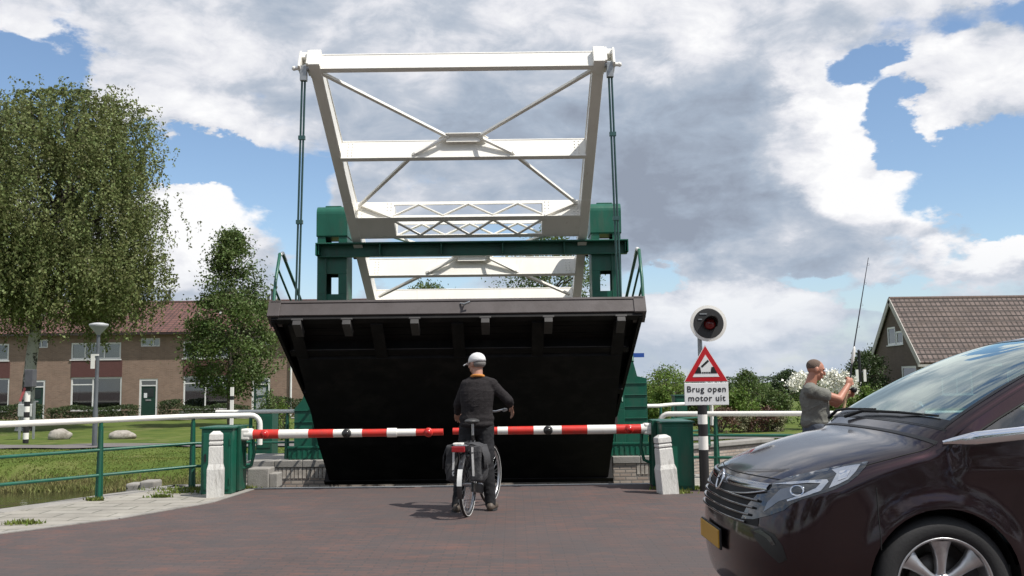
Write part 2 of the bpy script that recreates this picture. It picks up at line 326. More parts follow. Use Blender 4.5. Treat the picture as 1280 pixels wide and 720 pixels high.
ROAD = brick_mat('red_clinker_road', (.116, .068, .057), (.076, .060, .058), (.062, .052, .049), .20, .066, .12, .82, .35, True, .22, patch=[(1.6, (.066, .058, .058), .42, .68, .75, (.55, 1.6, 1)), (3.5, (.175, .076, .054), .50, .74, .7, (.8, 1.2, 1)), (60, (.16, .14, .13), .66, .8, .35, (1, 1, 1)), (.35, (.075, .062, .060), .45, .6, .6, (1, 1, 1)), (1.1, (.15, .125, .11), .62, .8, .5, (.6, 1.4, 1)), (9, (.045, .036, .036), .60, .75, .5, (1, 1, 1))])
o = MB().quad(*[(x, y, .005) for x, y in RB]).build('road', ROAD); tag(o, kind='structure')
# stone edging between pavement and clinker road
m = MB(); pts = RB[:8]
for a, c in zip(pts[:-1], pts[1:]):
    a = Vector((*a, .004)); c = Vector((*c, .004)); L = (c-a).length; k = max(1, int(min(L, 30)/1.0)); 
    for i in range(k if L < 40 else 0):
        p = a.lerp(c, i/k); q = a.lerp(c, (i+1)/k-.008/L); m.bar(p, q, .10, .02)
o = m.build('kerb_edging', CONC); tag(o, kind='structure')
# quay walls with concrete coping
QB = brick_mat('quay_brick', (.16, .11, .085), (.21, .155, .12), (.20, .19, .17), .21, .065, .16, .95, .5, var=.35, patch=[(2, (.07, .07, .045), .5, .7, .6, (1, 1, 1))])
def quay(pts, label, first, nm='quay_wall'):
    t = thing(nm, label, 'wall', (pts[0][0], pts[0][1], -1.6))
    w = MB(); cpg = MB()
    for a, c in zip(pts[:-1], pts[1:]):
        a = Vector((*a, 0)); c = Vector((*c, 0)); d = (c-a).normalized(); nrm = Vector((-d.y, d.x, 0))*first
        L = min((c-a).length, 90); c = a+d*L
        w.quad(a-Vector((0, 0, 1.6)), c-Vector((0, 0, 1.6)), c-Vector((0, 0, .12)), a-Vector((0, 0, .12)))
        k = max(1, int(L/1.2))
        for i in range(k):
            p = a.lerp(c, i/k)-nrm*.13; q = a.lerp(c, (i+1)/k)-nrm*.13-d*.006; cpg.bar(p-Vector((0, 0, .055)), q-Vector((0, 0, .055)), .34, .13)
    w.build('brick_face', QB, t, fixn=False); cpg.build('coping', CONC, t, bev=.012)
    return t
quay(QL[1:7], 'low quay wall with pale concrete coping along the water under the left railing', -1)
quay(QR[1:6], 'quay wall with concrete coping under the railing behind the dark car', 1)
# near abutment
t = thing('bridge_abutment', 'near concrete bridge abutment with steel edge strip where the road ends', 'abutment', (CX, 13.6, -1.6))
MB().b2((-3.75, 13.46, -1.6), (2.03, 13.7, -.02)).build('abutment_wall', CONC, t, bev=.01)
MB().b2((-3.62, 13.44, -.02), (1.95, 13.52, .013)).build('steel_edge', GALV, t, bev=.004)
m = MB(); m.b2((-3.72, 13.56, 0), (-3.42, 13.9, .27)); m.b2((-3.42, 13.58, 0), (-3.30, 13.86, .2)); o = m.build('concrete_block', CONC, bev=.015); tag(o, 'grey concrete block between the left green cabinet and the bridge opening', 'concrete block')
m = MB(); m.b2((2.0, 13.55, 0), (2.22, 13.85, .22)); o = m.build('concrete_block', mat('dark_weathered_block', (.07, .065, .06), .9), bev=.015); tag(o, 'dark block beside the right barrier cabinet at the bridge opening', 'concrete block')
# far abutment, brick with concrete coping
FB = brick_mat('abutment_brick', (.34, .265, .215), (.43, .37, .31), (.22, .20, .18), .215, .066, .2, .95, .5, var=.3, patch=[(1.8, (.16, .14, .11), .52, .72, .6, (1, 1, 1)), (4, (.5, .48, .44), .6, .75, .4, (1, 1, 1))])
t = thing('bridge_abutment', 'far brick bridge abutment carrying the green towers and railings', 'abutment', (CX, 19, -1.6))
y0 = 18.15
for a_, b_ in (((-5.0, y0, -1.6), (-3.45, 20.6, -.10)), ((1.85, y0, -1.6), (3.1, 20.6, -.10)), ((-3.447, 19.25, -1.6), (1.847, 20.55, -.12))): MB().b2(a_, b_).build('brick_wall', FB, t)
m = MB(); m.b2((-5.7, y0+.06, -1.6), (-5.0, 20.6, -.10)); m.b2((-5.7, y0+.05, -.10), (-5.0, 20.6, .0)); m.build('end_pier', CONC, t, bev=.02)
for xa, xb in ((-4.99, -3.44), (1.84, 3.12)):
    m = MB()
    for x in np.arange(xa, xb-.06, .52): m.b2((x, y0-.03, -.10), (min(x+.512, xb), y0+.35, .03))
    m.build('coping', CONC, t, bev=.012)
    m = MB(); xa, xb = xa+.45, xb-.07
    for x in np.arange(xa, xb, .075): m.b2((x, y0-.012, -.30), (x+.055, y0+.05, -.11))
    m.build('soldier_course', mat('pale_brick', (.42, .38, .33), .9, var=.4, vs=8), t)
for a_, b_ in (((-5.0, y0+.353, -.06), (-3.45, 20.6, .0)), ((1.85, y0+.353, -.06), (3.1, 20.6, .0)), ((-3.447, 19.27, -.08), (1.847, 20.6, -.005))): MB().b2(a_, b_).build('paved_top', PAVE, t)
# wing wall to the right
t = thing('wing_wall', 'low weathered brick wing wall running along the right canal bank', 'wall', (4.3, 20.2, -1.6))
a = Vector((3.1, 20.6, -.8)); c = Vector((6.1, 23.4, -.8))
MB().bar(a, c, .3, 1.5).build('brick_wall', FB, t); MB().bar(a+Vector((0, 0, .79)), c+Vector((0, 0, .79)), .42, .09).build('coping', CONC, t, bev=.012)
# far lawns (terrain)
GR = mat('lawn_grass', (.058, .095, .018), .95, vs=1.1, col2=(.125, .155, .035), bump=.9, bs=25, dirt=(.17, .155, .075), ds=.55, dth=(.52, .74), spec=.15)
def bank(x):
    if x < -5: return 20.75+.35*fbm(x*.3, 2)+.15*fbm(x*1.7, 5)
    if x > 5.6: return 22.6+.3*fbm(x*.3, 8)
    if x > 2.9: return 20.6+(x-3.1)*.95+.05
    return 19.4
def land(x, y):
    d = y-bank(x)
    if d < 0: return -1.75
    s = min(1, d/2.1); h = -.93 + .66*(s*s*(3-2*s)) + .05*fbm(x*.5, y*.5) * s
    if -5.7 < x < 3.2 and y < 24: h = min(h, -.2)
    return h
xs = np.concatenate([[-900, -300, -120], np.arange(-70, -30, 2.5), np.arange(-30, 20, .33), np.arange(20, 70, 2.5), [120, 300, 900]])
ys_ = np.concatenate([[-.05], np.arange(0, 3.2, .16), np.arange(3.4, 10, .5), np.arange(10, 60, 2.5), [90, 150, 300, 900]])
P = []
for x in xs:
    b0 = bank(x); row = []
    for s in ys_:
        y = b0+s; row.append((x, y, -1.7 if s < 0 else land(x, y)))
    P.append(row)
o = MB().grid(P, flip=True).build('far_lawn', GR, origin=(0, 30, -.3), fixn=False); tag(o, kind='structure')
# paths along the canal
PATH = mat('path_asphalt', (.155, .14, .135), .95, var=.15, vs=4, dirt=(.12, .12, .07), ds=2, bump=.3)
def strip(x0, x1, yf, w, name, m_, dz=.02, step=.5):
    P = []
    for x in np.arange(x0, x1+.01, step):
        y = yf(x); P.append([(x, y+w*k/4, land(x, y+w*k/4)+dz+.012) for k in range(5)])
    o = MB().grid(P, flip=True).build(name, m_, fixn=False); tag(o, kind='structure'); return o
strip(-70, -5.6, lambda x: 27.2+.015*x, 2.0, 'canal_path', PATH, .03)
strip(4.5, 60, lambda x: 27.6, 2.2, 'canal_path', PATH, .03)
m = MB(); P = [[(x, y, z) for x in (-3.9, -3.6, 1.9, 2.2)] for y, z in ((20.55, -.02), (26, -.05), (34, -.12), (60, -.2), (200, -.22))]
for r in P: r[0] = (r[0][0]-1.2, r[0][1], -.45); r[3] = (r[3][0]+1.2, r[3][1], -.45)
o = m.grid(P, flip=True).build('far_road', ROAD, fixn=False); tag(o, kind='structure')
strip(-70, -6, lambda x: 50.6, 1.8, 'house_pavement', PAVE, .03, 1.0)

# ================================================================== THE DRAWBRIDGE
HY, HZ = 18.62, .02; TH = R(31); LD = 4.35/math.cos(TH)
root = thing('drawbridge', 'raised steel drawbridge with white balance frame, green towers and black deck', 'drawbridge', (CX, HY, 0))
MD = Matrix.Translation((CX, HY, HZ)) @ Matrix.Rotation(-TH, 4, 'X')
deck = MB(MD)
hw = lambda yy: 2.55+.20*min(1, max(0, (-yy-.75)/(LD-.75)))
# deck plate
P = [[(s*hw(y), y, 0) for s in (-1, -.33, .33, 1)] for y in (-.75, -2, -3.4, -LD+.02)]
deck.grid(P, False); deck.grid([[(p[0], p[1], -.11) for p in r] for r in P], False, True)
for s in (-1, 1): deck.bar((s*(hw(-.75)-.03), -.75, -.16), (s*(hw(-LD)-.03), -LD+.03, -.16), .05, .30)
deck.b2((-2.2, -.76, -.11), (2.2, .12, 0))
for i in range(18):
    y = -.9-i*.235; deck.b2((-1.95, y-.012, .0), (1.95, y+.012, .02))
dk = deck.build('deck', BLACK, root)
m = MB(MD); m.b2((-2.75, -LD-.03, -.235), (2.75, -LD+.02, .0)); m.b2((-2.78, -LD-.045, -.02), (2.78, -LD+.06, .022))
m.build('end_beam', BROWNP, dk, bev=.006)
m = MB(MD); m.b2((-2.74, -LD+.0, -.29), (2.74, -LD+.12, -.237)); m.build('rubber_seal', BLACK, dk)
for s in (-1, 1):
    m = MB(MD); m.b2((s*2.62, -LD-.045, -.25), (s*2.80, -LD+.25, .03)); m.build('corner_plate', BROWNP, dk, bev=.006)
m = MB(MD)
for s in (-2.42, -1.2, 0, 1.2, 2.42):     # main girders deepen to the hinge
    for w, za, zb in ((.02, 0, 1), (.18, 1, 1)):
        pass
    m.prism([(-LD+.1, -.11), (-.75, -.11), (-.75, -.80), (-2.0, -.72), (-3.6, -.42), (-LD+.1, -.30)], (s-.012, 0, 0), (0, 1, 0), (0, 0, 1), (.024, 0, 0))
    m.bar((s, -LD+.12, -.305), (s, -3.6, -.43), .18, .025); m.bar((s, -3.6, -.43), (s, -2, -.73), .18, .025); m.bar((s, -2, -.73), (s, -.75, -.81), .18, .025)
m.build('girder', BLACK, dk)
m = MB(MD)
for y, d in ((-.74, .84), (-2.1, .52), (-3.1, .40), (-4.25, .34)):  # deep one at the hinge is added to keep the pit behind it dark
    m.b2((-2.6, y-.01, -.11), (2.6, y+.01, -d)); m.b2((-2.6, y-.07, -d-.02), (2.6, y+.07, -d))
m.build('cross_beam', BLACK, dk)
m = MB(MD); m.b2((-2.55, -4.33, -.345), (2.55, -4.18, -.335)); m.build('light_flange', mat('dusty_black_steel', (.05, .047, .045), .7), dk)
m = MB(MD); m.grid([[(-2.5, y, z), (2.5, y, z)] for y, z in ((-.72, -.835), (-2.0, -.765), (-3.6, -.462), (-4.15, -.40), (-4.16, -.30))], False); m.build('underside_shade_plate', BLACK, dk)  # black sheet added to stand in for the deep shade between the girders
# underside panels seen between the beams
m = MB(MD)
for i in range(22): m.b2((-2.5, -LD+.25+i*.2, -.15), (2.5, -LD+.25+i*.2+.185, -.112))
m.build('planking', mat('tarred_planks', (.010, .0092, .009), .75, var=.5, vs=3, stretch=(.5, 6, 1), spec=.2), dk)
for x in (-2.35, -1.62, -.62, .42, 1.35, 2.42):
    m = MB(MD); m.b2((x-.06, -LD-.02, -.40), (x+.06, -LD+.30, -.30)); m.b2((x-.085, -LD-.028, -.318), (x+.085, -LD+.0, -.29)); m.build('support_pad', mat('pad_steel', (.045, .042, .04), .6), dk, bev=.004)
# white lock hook on the end beam
m = MB(MD); m.tube([(.1, -LD-.05, -.10), (.13, -LD-.12, -.13), (.2, -LD-.13, -.10)], .017, 8); m.tube([(.05, -LD-.04, -.06), (.12, -LD-.1, -.12)], .012, 8); m.build('hook', GALV, dk)
# deck railings
for s in (-1, 1):
    x = s*(hw(-3.5)-.06); m = MB(MD)
    xx = lambda y: s*(hw(y)+.08)
    top = [(xx(-4.75), -4.75, -.1), (xx(-4.90), -4.90, .55), (xx(-4.92), -4.92, 1.08), (xx(-4.80), -4.80, 1.18), (xx(-.8), -.8, 1.18), (xx(-.8), -.8, -.1)]
    m.tube(top, .026, 8)
    for y in (-3.5, -2.2): m.tube([(xx(y), y, -.1), (xx(y), y, 1.18)], .022, 8)
    for z in (.42, .80): m.tube([(xx(-4.8), -4.86, z), (xx(-.8), -.8, z)], .018, 8)
    r_ = m.build('deck_railing', GREEN, dk)
    m = MB(MD); m.tube([(xx(-4.92), -4.92, 1.06), (xx(-4.80), -4.80, 1.192), (xx(-4.6), -4.6, 1.192)], .031, 8); m.build('white_tip', WHITE, r_)
# ---- balance frame
TA = math.atan(.5)
AT = at(574, 80, 14.25); ZA = AT.z
AX = Matrix.Translation((CX+.025, AT.y, ZA)) @ Matrix.Rotation(-TA, 4, 'X') @ Matrix.Diagonal((.97, 1, 1, 1))       # local y runs down the arm, z is the frame's normal
bal = MB(AX)
def sy(py):     # slope distance of a height in the picture plane of the bridge axis
    d = ray(590, py); t_ = (ZA-CAMZ + .5*AT.y)/(d.z+.5*d.y); p = CO+d*t_; return (p.y-AT.y)/math.cos(TA)
S1, S2, S3, S4, S5 = 0.0, sy(186), sy(262), sy(333), sy(368)
LA = S5+1.0
arms_ = []
for s in (-1, 1):    # tapered box arms
    x0, x1 = s*2.145, s*2.285
    pr = [(-.12, .13), (-.12, -.10), (S3-.5, -.17), (S3+1.2, -.20), (LA, -.16), (LA, .16), (S3, .20)]
    a_ = MB(AX); a_.prism(pr, (min(x0, x1), 0, 0), (0, 1, 0), (0, 0, 1), (.14, 0, 0)); 
    a_.bar((s*2.215, -.12, -.112), (s*2.215, S3-.5, -.180), .18, .02); a_.bar((s*2.215, S3-.5, -.182), (s*2.215, LA, -.205), .18, .02)
    a_.bar((s*2.215, -.12, .142), (s*2.215, S3, .212), .17, .02)
    arms_.append(a_)
bf = arms_[0].build('balance_arm', WHITE, root, bev=.008); bfr = arms_[1].build('balance_arm', WHITE, root, bev=.008)
def cbeam(y, h, zc, nm='cross_beam', w=.07):
    m = MB(AX); b0 = zc-h/2; b1 = zc+h/2; X = 2.142
    m.b2((-X, y-.012, b0), (X, y+.012, b1))
    for z in (b0, b1): m.b2((-X, y-.02, z-.011), (X, y+w, z+.011))
    return m
cbeam(S1-.05, .29, 0.02).build('end_cross_beam', WHITE, root, bev=.004)
cbeam(S2, .365, 0.0).build('cross_beam', WHITE, root, bev=.004)
cbeam(S4, .40, 0.0).build('cross_beam', WHITE, root, bev=.004)
m = cbeam(S5, .30, -.02); m.b2((-2.09, S5+.08, -.17), (2.09, S5+.75, .14)); m.build('counterweight_beam', WHITE, root, bev=.006)
# pivot box girder with lattice openings in its front and underside
m = MB(AX); y0, y1, b0, b1, X, XL = S3-.0, S3+.62, -.19, .19, 2.142, 1.42
for s in (-1, 1):
    m.b2((s*XL, y0-.012, b0), (s*X, y0+.012, b1)); m.b2((s*XL, y0+.014, b0), (s*X, y1, b0+.02)); m.b2((s*XL, y0, b1-.02), (s*X, y1, b1)); m.b2((s*XL-.01, y0+.01, b0+.02), (s*XL+.01, y1, b1-.02)); m.b2((s*XL, y1-.01, b0), (s*X, y1+.01, b1))
for z0, z1 in ((b0, b0+.07), (b1-.07, b1)):
    m.b2((-XL, y0-.012, z0), (XL, y0+.012, z1)); m.b2((-XL, y1-.012, z0), (XL, y1+.012, z1))
m.b2((-XL, y0+.013, b0), (XL, y0+.09, b0+.02)); m.b2((-XL, y1-.09, b0), (XL, y1-.013, b0+.02))
m.b2((-X, y0-.05, b0-.011), (X, y0+.05, b0-.001))
m.build('pivot_girder', WHITE, root, bev=.003)
lat = MB(AX); n_ = 6; st = 2*XL/n_
for i in range(n_):
    xa = -XL+i*st; xb = xa+st
    za, zb = ((b0+.06, b1-.06) if i % 2 == 0 else (b1-.06, b0+.06))
    lat.bar((xa, y0, za), (xb, y0, zb), .02, .055, up=(0, 1, 0)); lat.bar((xa, y1, za), (xb, y1, zb), .02, .055, up=(0, 1, 0))
    ya, yb = ((y0+.08, y1-.08) if i % 2 == 0 else (y1-.08, y0+.08)); lat.bar((xa, ya, b0+.012), (xb, yb, b0+.012), .05, .02)
lat.build('lattice', WHITE, root)
# wind bracing and gusset plates
def brace(pts, n_='brace'):
    m = MB(AX)
    for a, c in zip(pts[:-1], pts[1:]): m.bar(a, c, .055, .05)
    m.build(n_, WHITE, root, bev=.003)
for s in (-1, 1):
    brace([(s*2.14, S1+.04, -.11), (s*.28, S2-.13, .165)]); brace([(s*.26, S2-.13, .16), (s*.85, S2-.04, -.13), (s*2.08, S3-.08, .05)])
    brace([(s*2.06, S3-.05, .10), (s*1.45, S3-.035, -.185)]); brace([(s*1.5, S3+.66, -.12), (s*.30, S4-.13, .16)])
    brace([(s*.28, S4-.13, .15), (s*.9, S4-.04, -.15), (s*2.06, S5-.12, -.1)])
for S in (S2, S4):
    m = MB(AX); m.prism([(-.30, 0), (.30, 0), (.44, .13), (.32, .22), (-.32, .22), (-.44, .13)], (0, S-.21, .165), (1, 0, 0), (0, 1, 0), (0, 0, .015)); m.b2((-.30, S-.12, .06), (.30, S-.105, .17)); m.build('gusset_plate', WHITE, root)
for s in (-1, 1):   # head blocks at the arm tips
    m = MB(AX); m.b2((s*2.13, -.17, -.14), (s*2.31, .12, .17)); m.b2((s*2.305, -.17, -.12), (s*2.345, .10, .16)); m.b2((s*2.43, -.17, -.17), (s*2.465, .06, .15)); m.b2((s*2.34, -.12, .06), (s*2.44, .04, .17)); m.tube([(s*2.30, -.07, -.12), (s*2.53, -.07, -.12)], .03, 12)
    m.sphere((s*2.54, -.07, -.12), .038, 10)
    m.build('arm_head', WHITE, (bf if s < 0 else bfr), bev=.008)
for S in (S2, S4):
    for s in (-1, 1):
        m = MB(AX)
        for k in range(5):
            for q in (2.02, 1.95): m.sphere((s*q, S-.016, -.13+.065*k), .011, 6)
        m.build('bolts', WHITE, root)
for s in (-1, 1):
    m = MB(AX)
    for k in range(5):
        for q in (1.47, 1.54, 2.02, 2.09): m.sphere((s*q, S3-.016, -.15+.075*k), .011, 6)
    m.build('bolts', WHITE, root)
# pivot shafts
PY = 18.68; PS = (PY-AT.y)/math.cos(TA)
for s in (-1, 1):
    m = MB(AX); m.tube([(s*2.0, PS, -.02), (s*2.62, PS, -.02)], .07, 16); m.lathe([(0, -.03), (.17, -.03), (.17, .03), (0, .03)], (s*2.34, PS, -.02), 'X', 20); m.build('pivot_shaft', DARK, (bf if s < 0 else bfr))
# hanger rods (pairs of thin steel rods) to the deck edge
for s in (-1, 1):
    A_ = AX @ Vector((s*2.39, -.07, -.12)); D_ = MD @ Vector((s*2.46, -LD+.35, .02)); m = MB(); 
    for dx in (-.022, .022): m.tube([A_+Vector((dx, 0, -.1)), D_+Vector((dx, 0, 0))], .016, 8)
    for k in (.28, .62): p = A_.lerp(D_, k); m.b2(p-Vector((.05, .03, .03)), p+Vector((.05, .03, .03)))
    h_ = m.build('hanger_rod', mat('rod_steel_green', (.05, .11, .105), .4, .3), root)
    m = MB(); m.b2(A_-Vector((.05, .045, .20)), A_+Vector((.05, .045, .03))); m.lathe([(0, -.08), (.045, -.08), (.045, .08), (0, .08)], A_, 'X', 12); m.build('clevis', GALV, h_, bev=.004)
# ---- towers
TY0, TY1 = 18.36, 19.0
for s in (-1, 1):
    xi, xo = CX+s*2.36, CX+s*2.93; xa, xb = min(xi, xo), max(xi, xo); xc = (xa+xb)/2
    m = MB()
    # front and back plates with two window openings, side flanges
    for y in (TY0, TY1-.03):
        zs = [(-.05, .9, 0), (.9, 2.75, 1), (2.75, 3.16, 0), (3.16, 3.55, 1), (3.55, 4.02, 0), (4.02, 4.27, 1), (4.27, 4.34, 0)]
        for z0, z1, hole in zs:
            if hole: m.b2((xa, y, z0), (xa+.16, y+.03, z1)); m.b2((xb-.16, y, z0), (xb, y+.03, z1))
            else: m.b2((xa, y, z0), (xb, y+.03, z1))
    for x in (xa, xb-.025): m.b2((x, TY0+.03, -.05), (x+.025, TY1-.03, 4.34))
    for z in (3.06, 3.62, 4.30): m.b2((xa+.03, TY0+.03, z), (xb-.03, TY1-.03, z+.03))
    tw = m.build('tower', GREEN, root, bev=.006)
    m = MB(); h = [(-.02, 4.28), (-.02, 4.72)] + [(-.02+.17-.17*math.cos(a), 4.72+.16*math.sin(a)) for a in np.linspace(.3, math.pi/2, 6)]
    h = h + [(TY1-TY0+.02-p[0]-.02+.02, p[1]) for p in h[::-1]]
    m.prism([(p[0], p[1]) for p in h], (xa-.015, TY0, 0), (0, 1, 0), (0, 0, 1), (xb-xa+.03, 0, 0)); m.b2((xc-.16, TY0+.12, 4.87), (xc+.16, TY0+.4, 4.905)); m.build('bearing_housing', GREEN, tw, bev=.05)
    # lower flared buttress with a stepped outer edge
    m = MB(); bo = [(0, 0), (.45, 0), (.45, 1.48), (.27, 1.52), (.20, 1.8), (.10, 2.2), (0, 2.4)] if s > 0 else [(0, 0), (.43, 0), (.43, .98), (.28, 1.15), (.18, 1.5), (0, 1.7)]
    m.prism([(s*(p[0]-.0), p[1]) for p in bo], (xo-s*.01, TY0+.05, 0), (1, 0, 0), (0, 0, 1), (0, .5, 0))
    for z in np.arange(.5, 1.4 if s > 0 else .95, .22): m.b2((xo, TY0+.03, z), (xo+s*.44, TY0+.05, z+.012))
    m.build('buttress', GREEN, tw, bev=.008)
    m = MB(); m.b2((xo-s*.3, TY0-.06, 0), (xo+s*.50, TY0+.0, .24)); m.b2((xo-s*.3, TY0-.08, .24), (xo+s*.52, TY0+.0, .28))
    for k in range(7): m.b2((xo-s*.22+s*k*.1, TY0-.075, .05), (xo-s*.17+s*k*.1, TY0-.06, .20))
    m.build('base_grille', GREEN, tw, bev=.004)
    m = MB(); m.tube([(xc+s*.1, TY0-.07, 3.9), (xc+s*.1, TY0-.07, .3)], .015, 6); m.build('cable_pipe', GREEND, tw)
m = MB(); pa, pb = at(395, 309, 18.1), at(785, 309, 18.1); za = 3.87; zb = 4.10
m.b2((pa.x, 18.28, za), (pb.x, 18.30, zb)); m.b2((pa.x, 18.02, zb-.015), (pb.x, 18.31, zb+.01)); m.b2((pa.x, 18.22, za-.012), (pb.x, 18.345, za+.012))
for x in np.linspace(pa.x+.05, pb.x-.05, 6): m.b2((x-.008, 18.06, za+.02), (x+.008, 18.275, zb-.02))
for x in (pa.x+.01, pb.x-.01): m.b2((x-.012, 18.03, za), (x+.012, 18.27, zb-.018))
m.build('portal_beam', GREEN, root, bev=.005)
# ================================================================== HOUSES
HB = brick_mat('house_brick', (.235, .155, .112), (.30, .20, .148), (.28, .23, .19), .22, .065, .14, .95, .3, var=.14, patch=[(.7, (.17, .115, .085), .5, .75, .5, (1, 1, 1)), (.9, (.33, .24, .18), .62, .8, .4, (1, 1, 2))])
PGLASS = glass_mat('window_glass', (.45, .5, .5), 1.0, .02, .10)
FRW = mat('window_frame_white', (.74, .74, .72), .45, var=.05); FRG = mat('frame_dark_green', (.012, .045, .03), .45)
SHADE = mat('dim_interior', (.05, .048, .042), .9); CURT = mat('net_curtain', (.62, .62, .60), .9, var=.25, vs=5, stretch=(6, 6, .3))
TILEH = mat('tile_hung_panel', (.115, .05, .045), .85, var=.25, vs=14, stretch=(1, 1, 4), bump=.3)
ROOFR = brick_mat('red_roof_tiles', (.130, .060, .050), (.165, .078, .062), (.055, .030, .026), .25, .30, .14, .85, .9, True, .3, 0.0, patch=[(1.4, (.13, .06, .05), .5, .75, .5, (1, 1, 1))])
ROOFB = brick_mat('brown_roof_tiles', (.135, .105, .094), (.175, .135, .12), (.06, .05, .045), .30, .33, .16, .9, .9, True, .25, 0.0, patch=[(1.1, (.12, .09, .07), .5, .72, .6, (1, 1, 1)), (5, (.30, .25, .21), .62, .8, .5, (1, 1, 1))])
def wall_holes(m, x0, x1, z0, z1, holes, y, depth=.14, P=None):
    """flat wall in the XZ plane at y with rectangular openings and reveals"""
    P = P or (lambda x, yy, z: (x, yy, z))
    xs = sorted({x0, x1, *[h[0] for h in holes], *[h[1] for h in holes]}); zs = sorted({z0, z1, *[h[2] for h in holes], *[h[3] for h in holes]})
    for a, b in zip(xs[:-1], xs[1:]):
        for c, d in zip(zs[:-1], zs[1:]):
            if any(h[0]-1e-6 <= a and b <= h[1]+1e-6 and h[2]-1e-6 <= c and d <= h[3]+1e-6 for h in holes): continue
            m.quad(P(a, y, c), P(b, y, c), P(b, y, d), P(a, y, d))
    for (a, b, c, d) in holes:
        m.quad(P(a, y, c), P(a, y+depth, c), P(a, y+depth, d), P(a, y, d)); m.quad(P(b, y, c), P(b, y, d), P(b, y+depth, d), P(b, y+depth, c))
        m.quad(P(a, y, c), P(b, y, c), P(b, y+depth, c), P(a, y+depth, c)); m.quad(P(a, y, d), P(a, y+depth, d), P(b, y+depth, d), P(b, y, d))
def window(parent, a, b, c, d, y, M=None, mull=(), trans=(), curtain=None, frame=FRW, nm='window', fw=.09, sill=True, panel=None, rd=.9):
    m = MB(M); y1 = y+.02; y2 = y+.10
    m.b2((a, y1, c), (a+fw, y2, d)); m.b2((b-fw, y1, c), (b, y2, d)); m.b2((a+fw, y1, c), (b-fw, y2, c+fw)); m.b2((a+fw, y1, d-fw), (b-fw, y2, d))
    for x in mull: m.b2((x-fw*.4, y1+.005, c+fw), (x+fw*.4, y2, d-fw))
    for (xa, xb, z) in trans: m.b2((xa, y1+.007, z-fw*.35), (xb, y2, z+fw*.35))
    w = m.build(nm, frame, parent, bev=.008)
    MB(M).b2((a+fw*.5, y+.06, c+fw*.5), (b-fw*.5, y+.07, d-fw*.5)).build('pane', PGLASS, w)
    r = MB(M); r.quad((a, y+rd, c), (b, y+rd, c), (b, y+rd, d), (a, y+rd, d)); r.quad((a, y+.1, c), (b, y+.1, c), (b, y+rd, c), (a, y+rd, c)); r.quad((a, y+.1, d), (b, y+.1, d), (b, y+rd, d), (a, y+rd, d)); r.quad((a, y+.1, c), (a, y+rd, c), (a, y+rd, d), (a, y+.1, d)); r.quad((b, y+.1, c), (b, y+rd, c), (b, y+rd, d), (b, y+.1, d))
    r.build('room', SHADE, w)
    if curtain:
        for (xa, xb) in curtain:
            P = []; n_ = max(4, int((xb-xa)/.05))
            for i in range(n_+1):
                x = xa+(xb-xa)*i/n_; yy = y+min(.2, rd-.04)+.025*math.sin(i*1.9)+.015*math.sin(i*.7); P.append([(x, yy, c+.05), (x, yy, d-.05)])
            MB(M).grid(P).build('curtain', CURT, w)
    if sill:
        MB(M).b2((a-.05, y-.06, c-.06), (b+.05, y+.05, c-.002)).build('sill', FRW if sill == 'w' else mat('sill_brick', (.10, .05, .045), .8), w)
    return w
def pr(px, py, Y=55.0): p = at(px, py, Y); return p.x, p.z
def hole_px(a, b, c, d, Y=55.0):
    x, z = pr((a+b)/2, (c+d)/2, Y); w = (b-a)*Y/F/2; h = (d-c)*Y/F/2; return (x-w, x+w, z-h, z+h)
YF = 55.0; UW = 140*YF/F; XB = pr(346, 480)[0]; ZE = pr(200, 415)[1]; ZR = at(200, 381, YF+4.4).z
